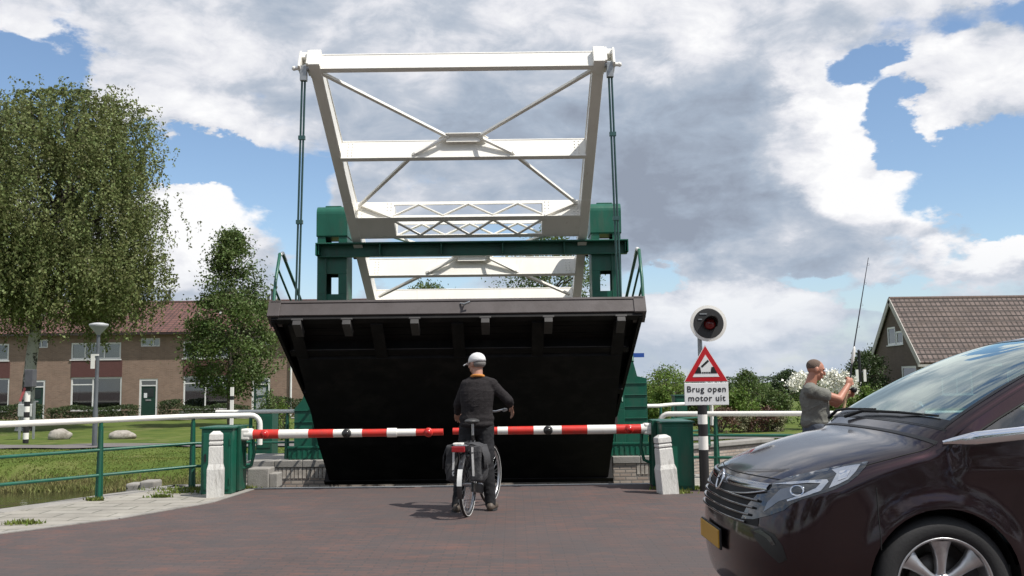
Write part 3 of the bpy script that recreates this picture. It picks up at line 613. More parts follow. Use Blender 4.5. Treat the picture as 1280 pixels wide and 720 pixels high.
def terraced(i, label):
    x1 = XB+UW*(i); x0 = x1-UW; y = YF
    t = thing('terraced_house', label, 'house', ((x0+x1)/2, YF+4, -.3), 'row of brick terraced houses across the canal')
    off = UW*i
    sh = lambda h: (h[0]+off, h[1]+off, h[2], h[3])
    big = sh(hole_px(229, 287, 470, 512)); door = sh(hole_px(314.5, 337.5, 472, 523)); up = sh(hole_px(229, 276, 428, 447.5)); bath = sh(hole_px(316, 340, 421, 431.5))
    big2 = (big[0], big[1]+.25, big[2], big[3]); door = (door[0], door[1], -.28, door[3]); up = (up[0], up[1]+.7, up[2], up[3]+.06)
    holes = [big2, door, up, bath]
    if i == 1: holes = []
    m = MB(); wall_holes(m, x0, x1, -.4, ZE, holes, y)
    m.quad((x0, y, -.4), (x0, y+8.8, -.4), (x0, y+8.8, ZE), (x0, y, ZE))
    m.quad((x1, y, -.4), (x1, y+8.8, -.4), (x1, y+8.8, ZE), (x1, y, ZE))
    m.quad((x0, y+8.8, -.4), (x1, y+8.8, -.4), (x1, y+8.8, ZE), (x0, y+8.8, ZE))
    if i in (-2, 1):
        xe = x0 if i == -2 else x1; m.quad((xe, y, ZE), (xe, y+8.8, ZE), (xe, y+4.4, ZR-.1))
    m.build('wall', HB, t, fixn=False)
    sl = (ZR-ZE)/4.4; ang = math.atan(sl); L = 4.75/math.cos(ang)
    for side in (1, -1):
        M = Matrix.Translation((x0, y-.35 if side > 0 else y+9.15, ZE-.35*sl+.08)) @ (Matrix.Rotation(ang, 4, 'X') if side > 0 else Matrix.Rotation(-ang, 4, 'X'))
        m = MB(M); m.b2((0, 0 if side > 0 else -L, 0), (UW, L if side > 0 else 0, .07)); ro = m.build('roof', ROOFR, t)
    m = MB(); m.tube([(x0, y+4.4, ZR+.12), (x1, y+4.4, ZR+.12)], .12, 8); m.build('ridge', ROOFR, ro)
    m = MB(); m.b2((x0, y-.46, ZE-.16), (x1, y-.34, ZE-.03)); m.b2((x0, y-.36, ZE-.12), (x1, y, ZE-.06)); m.build('gutter', mat('dark_gutter', (.035, .025, .022), .5), t)
    cxp = sh((pr(160, 400, YF+3.2)[0],)*2+(0, 0))[0] + UW
    if i != 1:
        m = MB(); m.b2((cxp-.45, y+2.3, ZE+.4), (cxp+.45, y+3.3, ZR+.35)); ch = m.build('chimney', HB, t)
        m = MB(); m.b2((cxp-.53, y+2.2, ZE+.92), (cxp+.53, y+2.29, ZE+1.14)); m.b2((cxp-.56, y+2.2, ZE+.92), (cxp-.46, y+3.0, ZE+1.3)); m.b2((cxp+.46, y+2.2, ZE+.92), (cxp+.56, y+3.0, ZE+1.3)); m.build('flashing', FRW, ch)
        for dx in (-.2, .2): m = MB(); m.tube([(cxp+dx, y+2.8, ZR+.35), (cxp+dx, y+2.8, ZR+.62)], .11, 10); m.build('chimney_pot', mat('clay_pot', (.16, .07, .05), .9), ch)
        vx = pr(211, 370, YF+4.4)[0]+off+UW
        for dx, hh in ((-.25, .45), (0, .8)): m = MB(); m.tube([(vx+dx, y+4.5, ZR), (vx+dx, y+4.5, ZR+hh)], .085, 10); m.lathe([(.085, 0), (.13, .02), (.13, .1), (0, .14)], (vx+dx, y+4.5, ZR+hh), 'Z', 10); m.build('vent_pipe', mat('dark_vent', (.05, .06, .06), .5), t)
        vx = pr(190, 400, YF+1.5)[0]+off+UW; vz = ZE+1.5*sl
        m = MB(); m.tube([(vx, y+1.5, vz), (vx, y+1.5, vz+.4), (vx+.1, y+1.4, vz+.5)], .07, 8); m.build('vent_pipe', DARK, t)
    if i != 1:
        w = big2[1]-big2[0]; mu = big2[0]+w*.43
        cur = [(big2[0]+.1, mu-.05), (mu+.95, big2[1]-.1)] if i == 0 else [(big2[0]+.1, big2[0]+.35)]
        window(t, *big2, y, mull=(mu,), trans=((big2[0]+.09, mu, big2[3]-.42),) if i != 0 else ((big2[0]+.09, mu, big2[3]-.42), (mu, big2[1]-.09, big2[3]-.42)), curtain=cur, sill='b')
        window(t, *up, y, mull=(up[0]+.8, up[0]+1.9), curtain=[(up[0]+.1, up[0]+.7)] if i == 0 else [(up[0]+.1, up[1]-.1)], sill='w')
        window(t, *bath, y, mull=(bath[0]+.72,), fw=.07, sill=False)
        m = MB(); m.b2((big2[0], y-.03, big2[3]+.01), (big2[1], y-.002, up[2]-.08)); m.build('tile_hung_panel', TILEH, t)
        if i == 0:
            m = MB(); m.b2((big2[0]-.1, y-.32, big2[2]-.34), (big2[1]+.1, y-.04, big2[2]-.08)); m.build('window_box', mat('grey_window_box', (.20, .20, .20), .8), t, bev=.01)
        # door
        a, b_, c, d = door; fw = .11; m = MB(); m.b2((a, y+.02, c), (a+fw, y+.11, d)); m.b2((b_-fw, y+.02, c), (b_, y+.11, d)); m.b2((a+fw, y+.02, d-fw), (b_-fw, y+.11, d)); m.b2((a+fw, y+.02, d-.42), (b_-fw, y+.11, d-.42+.07)); fr = m.build('door_frame', FRW, t)
        MB().b2((a+fw, y+.07, d-.36), (b_-fw, y+.08, d-fw)).build('fanlight', PGLASS, fr)
        dm = FRG; m = MB(); zt = d-.42
        if i == 0:
            m.b2((a+fw, y+.05, c), (a+fw+.13, y+.10, zt)); m.b2((b_-fw-.13, y+.05, c), (b_-fw, y+.10, zt)); m.b2((a+fw+.13, y+.05, zt-.13), (b_-fw-.13, y+.10, zt)); m.b2((a+fw+.13, y+.05, c), (b_-fw-.13, y+.10, c+.25)); m.b2((a+fw+.13, y+.05, c+1.05), (b_-fw-.13, y+.10, c+1.22))
            dr = m.build('door', dm, t, bev=.005)
            for z0, z1 in ((c+.25, c+1.05), (c+1.22, zt-.13)): MB().b2((a+fw+.13, y+.07, z0), (b_-fw-.13, y+.08, z1)).build('pane', mat('frosted_glass', (.36, .39, .40), .35), dr)
        else:
            m.b2((a+fw, y+.05, c), (b_-fw, y+.10, zt)); dr = m.build('door', dm, t, bev=.005)
            MB().b2((a+fw+.12, y+.035, zt-.62), (b_-fw-.12, y+.049, zt-.12)).build('pane', mat('dark_door_glass', (.02, .03, .03), .08), dr)
            MB().b2((a+fw+.16, y+.02, c+1.15), (a+fw+.34, y+.034, c+1.42)).build('notice', mat('paper_white', (.75, .76, .78), .8), dr)
        MB().b2(((a+b_)/2-.16, y+.025, c+.98), ((a+b_)/2+.16, y+.045, c+1.06)).build('letterbox', CHROME, dr)
        MB().b2((a-.1, y-.5, c-.1), (b_+.1, y, c+.04)).build('doorstep', CONC, t)
    else:
        xx = pr(364, 480)[0]; m = MB(); m.tube([(xx, y-.08, -.3), (xx, y-.08, ZE-.5)], .06, 8); m.build('drainpipe', FRW, t)
    return t
terraced(-2, 'brick terraced house standing behind the big birch, half lost in its shade')
terraced(-1, 'brick terraced house with dark green front door, between the birch and the small tree')
terraced(0, 'brick terraced house with white net curtains, behind the small bushy tree')
terraced(1, 'end brick terraced house with white drainpipe, mostly hidden by the raised deck')

# ---- detached brown house on the right
def brown_house():
    x0 = at(1149, 447, 55.5).x; ya = 55.5; yb = 62.7; ym = (ya+yb)/2; ZE2 = at(1149, 448, ya-.4).z; ZR2 = at(1113, 377, ym).z; X1 = x0+15
    t = thing('detached_house', 'brown brick house with large brown tiled gable roof behind the car', 'house', (x0+7, ym, -.3))
    BB = brick_mat('brown_house_brick', (.105, .078, .06), (.135, .10, .078), (.12, .10, .085), .22, .065, .12, .95, .25, var=.12)
    # gable wall faces -X : local x' runs along -Y -> build in local frame
    M = Matrix.Translation((x0, yb, 0)) @ Matrix.Rotation(-math.pi/2, 4, 'Z')    # local x -> world -Y, local y -> world +X
    Wd = yb-ya; m = MB(M)
    def gp(px, py):   # world point on gable plane x=x0
        d = ray(px, py); t_ = x0/d.x; p = CO+d*t_; return (yb-p.y, p.z)
    h1 = gp(1109.5, 432), gp(1118.5, 408); h2 = gp(1120, 432), gp(1128, 413); h3 = gp(1127.5, 482), gp(1145, 457)
    hh = []
    for p, q in (h1, h2, h3): hh.append((min(p[0], q[0]), max(p[0], q[0]), min(p[1], q[1]), max(p[1], q[1])))
    zc = hh[0][2]; hh[1] = (hh[1][0], hh[1][1], hh[0][2], hh[1][3])
    wall_holes(m, 0, Wd, -.4, ZE2, [h for h in hh if h[3] < ZE2+.01], 0)
    # gable triangle split in strips around the two upper windows
    def zr(x): return ZE2+(ZR2-ZE2)*(1-abs(x-Wd/2)/(Wd/2))
    up = [h for h in hh if h[3] >= ZE2]
    cuts = sorted({0, Wd/2, Wd, *[h[0] for h in up], *[h[1] for h in up]})
    for a, b in zip(cuts[:-1], cuts[1:]):
        h = [k for k in up if k[0] <= a+1e-6 and b <= k[1]+1e-6]
        if not h: m.quad((a, 0, ZE2), (b, 0, ZE2), (b, 0, zr(b)), (a, 0, zr(a)))
        else:
            k = h[0]; m.quad((a, 0, ZE2), (b, 0, ZE2), (b, 0, k[2]), (a, 0, k[2])); m.quad((a, 0, k[3]), (b, 0, k[3]), (b, 0, zr(b)), (a, 0, zr(a)))
    wl = MB(); wall_holes(wl, x0, X1, -.4, ZE2, [(x0+1.2, x0+3.0, .5, 1.9), (x0+5, x0+6, -.3, 1.9)], ya); wl.quad((x0, yb, -.4), (X1, yb, -.4), (X1, yb, ZE2), (x0, yb, ZE2)); wl.quad((X1, ya, -.4), (X1, yb, -.4), (X1, yb, ZE2), (X1, ya, ZE2)); wl.quad((X1, ya, ZE2), (X1, yb, ZE2), (X1, ym, ZR2))
    off = len(m.v); m.v += wl.v; m.f += [tuple(i+off for i in f) for f in wl.f]; m.sm += wl.sm; m.mi += wl.mi
    m.build('wall', BB, t, fixn=False)
    for i, h in enumerate(hh): window(t, *h, 0, M, rd=.16, fw=.12 if i < 2 else .13, sill='w', curtain=[(h[0]+.1, h[1]-.1)] if i < 2 else [(h[0]+.15, h[1]-.15)])
    window(t, x0+1.2, x0+3.0, .5, 1.9, ya, mull=(x0+2.1,), sill='w'); window(t, x0+5, x0+6, -.3, 1.9, ya, nm='door', sill=False)
    sl = (ZR2-ZE2)/(Wd/2); ang = math.atan(sl); ov = .42; L = (Wd/2+ov)/math.cos(ang)
    for side in (1, -1):
        M2 = Matrix.Translation((x0-.14, ya-ov if side > 0 else yb+ov, ZE2-ov*sl+.12)) @ (Matrix.Rotation(ang if side > 0 else -ang, 4, 'X'))
        r = MB(M2).b2((0, 0 if side > 0 else -L, 0), (X1-x0+.4, L if side > 0 else 0, .08)).build('roof', ROOFB, t)
        # tile courses as real steps
        m = MB(M2)
        for k in range(int(L/.33)):
            q = k*.33; m.b2((0, (q if side > 0 else -q-.30), .081), (X1-x0+.4, (q+.30 if side > 0 else -q), .105))
        m.build('tile_courses', ROOFB, r)
        m = MB(M2); m.b2((-.05, 0 if side > 0 else -L, -.22), (.0, L if side > 0 else 0, .12)); m.build('bargeboard', mat('pale_bargeboard', (.42, .40, .36), .7), t)
    m = MB(); m.tube([(x0-.15, ym, ZR2+.16), (X1+.35, ym, ZR2+.16)], .14, 8); m.build('ridge', mat('ridge_tiles', (.12, .085, .07), .9, var=.3, vs=4, stretch=(4, 1, 1)), t)
    m = MB(); m.b2((x0-.3, ya-ov-.14, ZE2-ov*sl-.06), (X1, ya-ov-.0, ZE2-ov*sl+.08)); m.build('gutter', mat('pale_gutter', (.45, .43, .40), .6), t)
    m = MB(); m.b2((x0+.05, ya-.05, ZE2-1.6), (x0+.14, ya, ZE2-.5)); m.build('drainpipe', FRW, t)
brown_house()

# ================================================================== TREES AND PLANTS
LB = mat('birch_leaves', (.125, .160, .052), .6, var=.3, vs=.5, col2=(.235, .26, .105), island=.5, trans=.38, spec=.3)
LT = mat('tree_leaves', (.070, .112, .030), .55, vs=.7, col2=(.135, .185, .055), island=.45, trans=.32, spec=.35)
LS = mat('shrub_leaves', (.085, .145, .024), .6, vs=1.2, col2=(.19, .26, .055), island=.35, trans=.3, spec=.3)
LH = mat('hedge_leaves', (.028, .05, .014), .6, vs=1.5, col2=(.055, .085, .02), island=.3, trans=.2)
LR = mat('dark_red_leaves', (.08, .03, .025), .6, vs=2, col2=(.12, .06, .03), island=.3, trans=.2)
LP = mat('pale_leaves', (.17, .17, .085), .7, vs=2, col2=(.25, .24, .14), island=.3, trans=.2)
BARK = mat('bark', (.10, .085, .065), .95, var=.3, vs=12, bump=.6)
BIRCHB = mat('birch_bark', (.46, .45, .42), .85, var=.1, vs=3, dirt=(.035, .03, .027), ds=3.2, dth=(.49, .55), bump=.5, stretch=(1, 1, .9))
def bez(a, b, sag, n=7, jit=.0):
    a = Vector(a); b = Vector(b); return [a.lerp(b, i/(n-1)) + Vector((0, 0, sag*math.sin(math.pi*i/(n-1)))) + Vector((random.uniform(-1, 1), random.uniform(-1, 1), random.uniform(-1, 1)))*jit*(0 < i < n-1) for i in range(n)]
def birch():
    Y = 40.0; bx = at(34, 530, Y).x; t = thing('birch_tree', 'large weeping birch with black and white trunk on the lawn at left', 'tree', (bx, Y, -.3))
    tp = [(bx+dx, Y+dy, z) for dx, dy, z in ((-.1, 0, -.4), (0, 0, .4), (.0, 0, 1.8), (.12, .05, 3.4), (.3, .1, 5.2), (.45, 0, 7.2), (.9, .1, 9.2), (1.2, 0, 11), (1.5, 0, 12.6))]
    m = MB(); m.tube(tp, [.42, .27, .235, .23, .20, .16, .12, .08, .03], 14); m.build('trunk', BIRCHB, t)
    # crown envelope: centre x offset and half width against height
    H = [3.4, 4.6, 6.5, 8.0, 10.0, 12.0, 13.1, 13.9]
    WR = [3.0, 4.3, 5.0, 5.4, 4.6, 4.0, 2.9, 1.3]; CXo = [-.2, -.1, .0, .1, .2, .7, 1.5, 2.2]
    bm_ = MB(); tips = []
    for i in range(64):
        z0 = random.uniform(3.8, 11.8); k = min(7, z0/1.55); h1 = min(13.6, z0+random.uniform(.8, 3.2)); a = random.uniform(0, 2*math.pi)
        r = np.interp(h1, H, WR)*random.uniform(.45, .95); cx = np.interp(h1, H, CXo)
        tx = np.interp(z0, [p[2] for p in tp], [p[0] for p in tp])
        e_ = Vector((bx+cx+r*math.cos(a), Y+r*math.sin(a), h1)); pts = bez((tx, Y, z0), e_, .5, 8, .12)
        bm_.tube(pts, [.075*(1-j/8)+.012 for j in range(8)], 6); tips += pts[3:]
    bm_.build('branches', mat('dark_twigs', (.07, .055, .045), .9), t)
    C = []; st = MB()
    # clumps hang in curtains: strands start near branch tips
    cl = []
    for i in range(1500):
        z = random.choice([random.uniform(4.6, 13.6), random.uniform(4.9, 9), random.uniform(6, 13.7)]); a = random.uniform(0, 2*math.pi); w = np.interp(z, H, WR)*(1+.24*fbm(math.cos(a)*1.7, math.sin(a)*1.7, z*.7))
        r = w*math.sqrt(random.uniform(.25, 1)); cl.append((bx+np.interp(z, H, CXo)+r*math.cos(a), Y+r*math.sin(a)*.95, z))
    for (x, y, z) in cl:
        if fbm(x*.55, y*.55, z*.55) < -.22: continue
        spr = random.uniform(.22, .55)
        for s in range(random.randint(5, 12)):
            sx, sy, sz = x+random.gauss(0, spr), y+random.gauss(0, spr), z+random.gauss(0, spr*.8)
            L = random.uniform(.4, 1.5)*random.choice([.7, 1, 1.35]); lean = random.gauss(-.04, .10)
            n_ = int(L/.042)
            for k in range(n_):
                q = k/n_; C.append((sx+lean*q*L+random.gauss(0, .075), sy+random.gauss(0, .075), sz-L*q+.18*math.sin(min(1, q*3)*2)))
    for i in range(26):   # feathery tips above the crown
        a = random.uniform(0, 2*math.pi); r = random.uniform(0, 4.2); x = bx+.9+r*math.cos(a); y = Y+r*math.sin(a)*.8; z = np.interp(r, [0, 3, 4.3], [13.9, 13.2, 12.4])
        for k in range(60): q = k/60; C.append((x+q*.35+random.gauss(0, .06), y+random.gauss(0, .06), z+.75*q-1.0*q*q*.5+random.gauss(0, .05)))
    v, f = leaves(C, .125, .62, .5); np_mesh('crown', v, f, LB, t)
birch()
def broadleaf(px, ybase, Y, ztop, rad, label, shape='round', zc0=2.2, n=15000, size=.12, lm=LT, group=None, X=None, nm='broadleaf_tree', trunk_r=.16):
    x = at(px, ybase, Y).x if X is None else X; t = thing(nm, label, 'tree', (x, Y, -.3), group)
    rs = random.Random(int(px*7+Y))
    tp = [(x+rs.uniform(-.1, .1)*i, Y+rs.uniform(-.1, .1)*i, -.35+(ztop*.9+.35)*i/5) for i in range(6)]; tp[0] = (x, Y, -.4)
    m = MB(); m.tube(tp, [trunk_r*(1-i/5.4) for i in range(6)], 10)
    ends = []
    Hc = ztop-zc0
    def env(q):
        if shape == 'cone': return np.interp(q, [0, .08, .25, .45, .7, .88, 1], [.35, .80, 1, .90, .58, .28, .05])
        return np.interp(q, [0, .1, .3, .6, .85, 1], [.45, .8, 1, .95, .6, .15])
    for i in range(26):
        q = rs.uniform(.05, .9); z0 = zc0+Hc*q*.75-.2; a = rs.uniform(0, 6.283); r = rad*env(min(1, q+.1))*rs.uniform(.6, .95); e_ = (x+r*math.cos(a), Y+r*math.sin(a), min(ztop-.1, z0+r*.5))
        pts = bez((x, Y, max(.5, z0)), e_, .15, 6, .06); m.tube(pts, [trunk_r*.35*(1-j/6)+.01 for j in range(6)], 6); ends += pts[2:]
    m.build('trunk', BARK, t)
    # clumps
    C = []; K = int(90+n/200)
    for i in range(K):
        q = rs.uniform(0, 1)**(1.15 if shape == 'cone' else .9); z = zc0+Hc*q; a = rs.uniform(0, 6.283); w = rad*env(q)*(1+.22*fbm(math.cos(a)*1.6+x, math.sin(a)*1.6, z*.8)); r = w*rs.uniform(.35, 1)**.6
        c = np.array((x+r*math.cos(a), Y+r*math.sin(a), z)); k = int(n/K*rs.uniform(.5, 1.5)); sg = rad*.135*rs.uniform(.6, 1.3)
        C.append(c+rng.normal(size=(k, 3))*np.array((sg, sg, sg*.75)))
    v, f = leaves(np.concatenate(C), size, .55, .25); np_mesh('crown', v, f, lm, t); return t
broadleaf(287, 520, 42, at(292, 293, 42).z, 2.0, 'small bushy tree with pointed crown in front of the curtained house', 'cone', 1.2, 30000, .13, LT, trunk_r=.10)
broadleaf(690, 500, 58, at(700, 292, 58).z, 3.3, 'broad green tree standing behind the right green tower', 'round', 3.4, 13000, .17, LT)
broadleaf(535, 500, 60, at(536, 357, 60).z, 2.2, 'distant tree whose tip shows under the white bridge beams', 'round', 2.4, 6000, .17, LT)
broadleaf(1083, 490, 58, at(1083, 443, 58).z, 1.3, 'dark green tree beside the gable of the brown house', 'round', .6, 5000, .14, LH)
broadleaf(835, 490, 50, at(828, 463, 50).z, 1.6, 'leafy tree just right of the drawbridge, on the far side of the canal', 'round', .0, 5000, .12, LS)
broadleaf(933, 490, 52, at(935, 465, 52).z, 1.2, 'thin topped green tree behind the shrubs right of the bridge sign', 'cone', .3, 3500, .12, LT)
broadleaf(985, 490, 54, at(985, 466, 54).z, 1.1, 'dark round tree behind the white flowering bush', 'round', .3, 5000, .12, LH)
broadleaf(1105, 490, 70, at(1100, 440, 70).z, 2.6, 'dark spreading tree far behind the corner of the brown house', 'round', .8, 5000, .18, LH)
def shrub(px, pyb, Y, pyt, wpx, label, lm=LS, n=5500, size=.09, nm='shrub', group='shrubs along the far garden edge', cat='shrub'):
    x, _ = pr(px, pyb, Y); zt = at(px, pyt, Y).z; rx = wpx*Y/F/2; t = thing(nm, label, cat, (x, Y, -.3), group)
    C = []; rs = random.Random(int(px*13+Y)); h = zt+.3
    for i in range(34):
        a = rs.uniform(0, 6.283); q = rs.uniform(0, 1)**.7; r = rx*rs.uniform(0, 1)**.5*math.sqrt(max(.05, 1-(q*.92)**2)); k = n//34
        C.append(np.array((x+r*math.cos(a), Y+r*.8*math.sin(a), -.3+h*q*rs.uniform(.75, 1)))+rng.normal(size=(k, 3))*np.array((rx*.14, rx*.14, h*.09)))
    C = np.concatenate(C); C[:, 2] = np.maximum(C[:, 2], -.28); v, f = leaves(C, size, .6); np_mesh('foliage', v, f, lm, t)
    m = MB()
    for i in range(6): a = i*1.05; m.tube(bez((x, Y, -.35), (x+rx*.6*math.cos(a), Y+rx*.6*math.sin(a), -.3+h*.7), .1, 5, .03), [.025, .02, .016, .012, .006], 5)
    m.build('stems', BARK, t); return t
SH = [(822, 35, 487, 46, LS, 'pale green bushy shrub directly right of the green tower'), (868, 37, 487, 46, LT, 'mid green shrub hidden behind the bridge sign plate'), (925, 36, 484, 56, LS, 'tall bright green shrub just right of the bridge sign plate'),
      (968, 38, 485, 50, LT, 'dark green shrub between the bridge sign and the standing man'), (1045, 36, 480, 52, LS, 'green shrub behind the forearms of the standing man'), (1078, 34, 484, 50, LS, 'bright green shrub below the gable of the brown house'), (1105, 37, 486, 50, LT, 'green shrub just above the bonnet of the car')]
for px, Y, pt, w, lm, lb in SH: shrub(px, 500, Y, pt, w, lb, lm)
for px, w, lb, lm, pt in ((900, 60, 'low dark red shrub behind the sign pole', LR, 508), (955, 50, 'low dark red shrub left of the standing man', LR, 509), (930, 34, 'small pale heather bush on the far lawn behind the railing', LP, 517), (968, 34, 'pale heather bush left of the standing man on the far lawn', LP, 516), (1080, 60, 'low dark red shrub right of the standing man', LR, 509)):
    shrub(px, 520, 32, pt, w, lb, lm, 1800, .07, group='low garden plants on the far lawn')
# white flowering bush
t = shrub(1024, 500, 33, 470, 66, 'bush covered with large white flower heads behind the standing man', LS, 3500, .08, 'flowering_bush', None, 'bush')
WF = mat('white_petals', (.80, .79, .70), .8, var=.08); x_, _ = pr(1024, 500, 33)
for (px, py) in ((990, 478), (997, 474), (1003, 480), (993, 484), (1010, 472), (1034, 470), (1040, 467), (1047, 472), (1038, 477), (1052, 478), (1046, 482), (1056, 470), (1030, 480), (1060, 484), (1066, 489), (1061, 476), (1050, 487), (1042, 487), (1000, 470), (1068, 482)):
    p = at(px, py, 32.3+random.uniform(-.3, .6)); C = np.array(p)+rng.normal(size=(130, 3))*np.array((.095, .095, .07)); v, f = leaves(C, .085, .9); np_mesh('flower_head', v, f, WF, t)
# hedges at the terrace
def hedge(pa, pb, Y, h, label, grp='low hedges in front of the terraced houses'):
    xa, xb = pr(pa, 520, Y)[0], pr(pb, 520, Y)[0]; n = int((xb-xa)*1400*h); C = np.stack([rng.uniform(xa, xb, n), Y+rng.normal(0, .22, n), -.28+h*rng.uniform(0, 1, n)**.6], 1); C[:, 2] += .08*np.sin(C[:, 0]*2.3)*(C[:, 2] > .2)
    v, f = leaves(C, .09, .6); o = np_mesh('hedge', v, f, LH, None, ((xa+xb)/2, Y, -.3)); tag(o, label, 'hedge', grp)
hedge(60, 172, 52.8, .75, 'low dark hedge under the wide window left of the green door'); hedge(199, 226, 52.8, 1.0, 'short clipped hedge just right of the dark green door'); hedge(228, 312, 52.6, .75, 'low hedge under the window with white net curtains'); hedge(-40, 52, 52.8, .9, 'low hedge behind the foot of the birch'); hedge(341, 378, 52.4, 1.1, 'hedge at the foot of the white drainpipe')
shrub(333, 520, 34, 490, 34, 'loose green shrub behind the far railing left of the deck', LT, 1500, .08, group=None); shrub(352, 520, 30, 500, 26, 'small weedy bush beside the left green tower base', LS, 900, .07, group=None)
# distant woods on the horizon
def woods(x0, x1, Y, zt, name='distant_woods'):
    n = int((x1-x0)*26); X = rng.uniform(x0, x1, n); top = np.array([zt*(.72+.5*fbm(x*.02, Y*.1)+.18*fbm(x*.13, 3)) for x in X]); Z = -.3+top*rng.uniform(0, 1, n)**.6; C = np.stack([X, Y+rng.uniform(-8, 8, n), Z], 1)
    v, f = leaves(C, .8, .8); return v, f
v1, f1 = woods(-260, 330, 330, 3.3); o = np_mesh('distant_woods', v1, f1, mat('hazed_distant_foliage', (.06, .085, .06), .9, vs=.05, col2=(.085, .11, .075), island=.2), None, (0, 330, 0)); tag(o, 'low line of far off trees along the horizon', 'woods', kind='stuff')  # distance haze is put into the leaf colour as a duller, greyer green
v1, f1 = woods(-120, 160, 110, 1.7); o = np_mesh('field_hedgerow', v1, f1, mat('hedgerow_foliage', (.04, .075, .02), .9, vs=.1, col2=(.09, .13, .035), island=.3), None, (0, 110, 0)); tag(o, 'uneven green hedgerow across the fields beyond the gardens', 'hedgerow', kind='stuff')
# grass blades on the banks
def blades(n, xf, label, mat_, hmin, hmax, name='grass'):
    P = []; 
    pts = xf(n); base = np.array([(x, y, z) for x, y, z in pts]); n = len(base); a = rng.uniform(0, 6.283, n); h = rng.uniform(hmin, hmax, n); w = .012+.006*rng.random(n)
    dx = np.stack([np.cos(a), np.sin(a), 0*a], 1); ln = rng.normal(0, .35, (n, 3)); ln[:, 2] = 1; tip = base+ln*h[:, None]
    v = np.stack([base-dx*w[:, None], base+dx*w[:, None], tip], 1).reshape(-1, 3); f = np.arange(n*3).reshape(-1, 3)
    o = np_mesh(name, v, f, mat_, None, tuple(base.mean(0))); tag(o, label, 'grass', kind='stuff')
GB = mat('grass_blades', (.10, .165, .028), .7, vs=.8, col2=(.22, .24, .07), island=.4, trans=.3, spec=.2)
GD = mat('dry_grass_blades', (.27, .23, .11), .8, vs=1.2, col2=(.16, .19, .055), island=.4, trans=.3, spec=.2)
def left_bank(n):
    r = []
    for _ in range(n):
        x = random.uniform(-15.5, -5.1); y = bank(x)+random.uniform(.25, 1) * random.choice([1.5, 3, 6.5]); r.append((x, y, land(x, y)))
    return r
blades(30000, left_bank, 'green grass on the far lawn behind the left railing', GB, .012, .04)
def edge_l(n): return [(x, (y := bank(x)+random.gauss(.62, .22)), max(WZ, land(x, y))) for x in (random.uniform(-15.5, -5.2) for _ in range(n))]
blades(16000, edge_l, 'long dry grass fringe hanging over the water at left', GD, .03, .15)
def right_bank(n):
    r = []
    for _ in range(n):
        x = random.uniform(4.8, 13); y = bank(x)+random.uniform(.4, 5.5); r.append((x, y, land(x, y)))
    return r
blades(15000, right_bank, 'green grass on the far bank behind the right railing', GB, .015, .06)
def tufts(n):
    r = []
    for (px, py, rr) in ((305, 611, .10), (262, 612, .12), (222, 612, .3), (232, 616, .2), (30, 655, .10), (838, 612, .12), (845, 613, .10), (848, 617, .08), (873, 612, .07), (200, 622, .06), (118, 626, .05), (276, 614, .1)):
        c = onz(px, py)
        for _ in range(n): r.append((c.x+random.gauss(0, rr), c.y+random.gauss(0, rr*.4), 0.003))
    return r
blades(150, tufts, 'small weeds and grass tufts growing in the paving around the bollards', GB, .015, .06, 'weeds')
# ================================================================== STREET FURNITURE
def railing(name, pts, label, top=.93, mids=(.62, .30), end=None, start=None, posts=None, group=None, topm=WHITE, rt=.038, hook=True):
    """tubular railing along ground points: white hand rail, green lower rails and posts"""
    P3 = [Vector(p) for p in pts]; t = thing(name, label, 'railing', P3[0], group)
    tp = [p+Vector((0, 0, top)) for p in P3]
    def curl(p, q, z0):     # rounded drop at an end
        d = (p-q).normalized(); r = .13
        return [p+d*r*math.sin(a)-Vector((0, 0, r*(1-math.cos(a)))) for a in np.linspace(0, math.pi/2, 6)][1:] + [p+d*r-Vector((0, 0, z0))]
    full = list(tp)
    if end: full = full + curl(tp[-1], tp[-2], end)
    if start: full = curl(tp[0], tp[1], start)[::-1] + full
    m = MB(); m.tube(full, rt, 10); m.build('handrail', topm, t)
    for z in mids:
        m = MB(); m.tube([p+Vector((0, 0, z)) for p in P3], .021, 8); m.build('rail', GREEN, t)
    for p in posts:
        p = Vector(p); m = MB(); m.tube([p, p+Vector((0, 0, top-.03))], .026, 8); m.lathe([(.0, .0), (.07, .0), (.07, .012), (.0, .012)], p, 'Z', 10)
        m.prism([(-.05, 0), (.05, 0), (.03, top-.08), (-.03, top-.08)], p+Vector((0, -.006, 0)), (1, 0, 0), (0, 0, 1), (0, .012, 0)); m.build('post', GREEN, t)
    return t
gp = lambda px, py, z=0: onz(px, py, z)
RLa = Vector((-4.10, 13.80, 0)); RLb = Vector((-4.52, 13.72, 0)); RLc = Vector((-6.03, 11.35, 0)); RLd = Vector((-7.2, 9.7, 0)); RLe = Vector((-10.4, 8.2, 0)); RLf = Vector((-24, 7.6, 0))
mids_ = [RLa, RLb.lerp(RLc, .526), RLb.lerp(RLc, .0), RLd, RLe, Vector((-13, 8.09, 0)), Vector((-16, 7.95, 0))]
railing('railing', [RLa+Vector((.34, .05, 0)), RLb, RLc, RLd, RLe, RLf], 'long railing with white handrail and green rails along the water at left', posts=[RLb+Vector((-.02, 0, 0)), RLb.lerp(RLc, .526), RLd, RLe, (-13, 8.09, 0), (-16, 7.95, 0)], start=.42, top=1.0)
RRa = Vector((2.3, 14.35, 0)); RRb = Vector((4.85, 13.55, 0)); RRc = Vector((8.9, 12.05, 0)); RRd = Vector((20, 11, 0))
railing('railing', [RRa, RRb, RRc, RRd], 'railing with white handrail and green rails behind the dark car and the standing man', posts=[(2.95, 14.15, 0), RRa.lerp(RRb, .72), (5.6, 13.25, 0), (7.3, 12.65, 0), RRc, (12, 11.7, 0)], start=.35)
FLy = 18.6
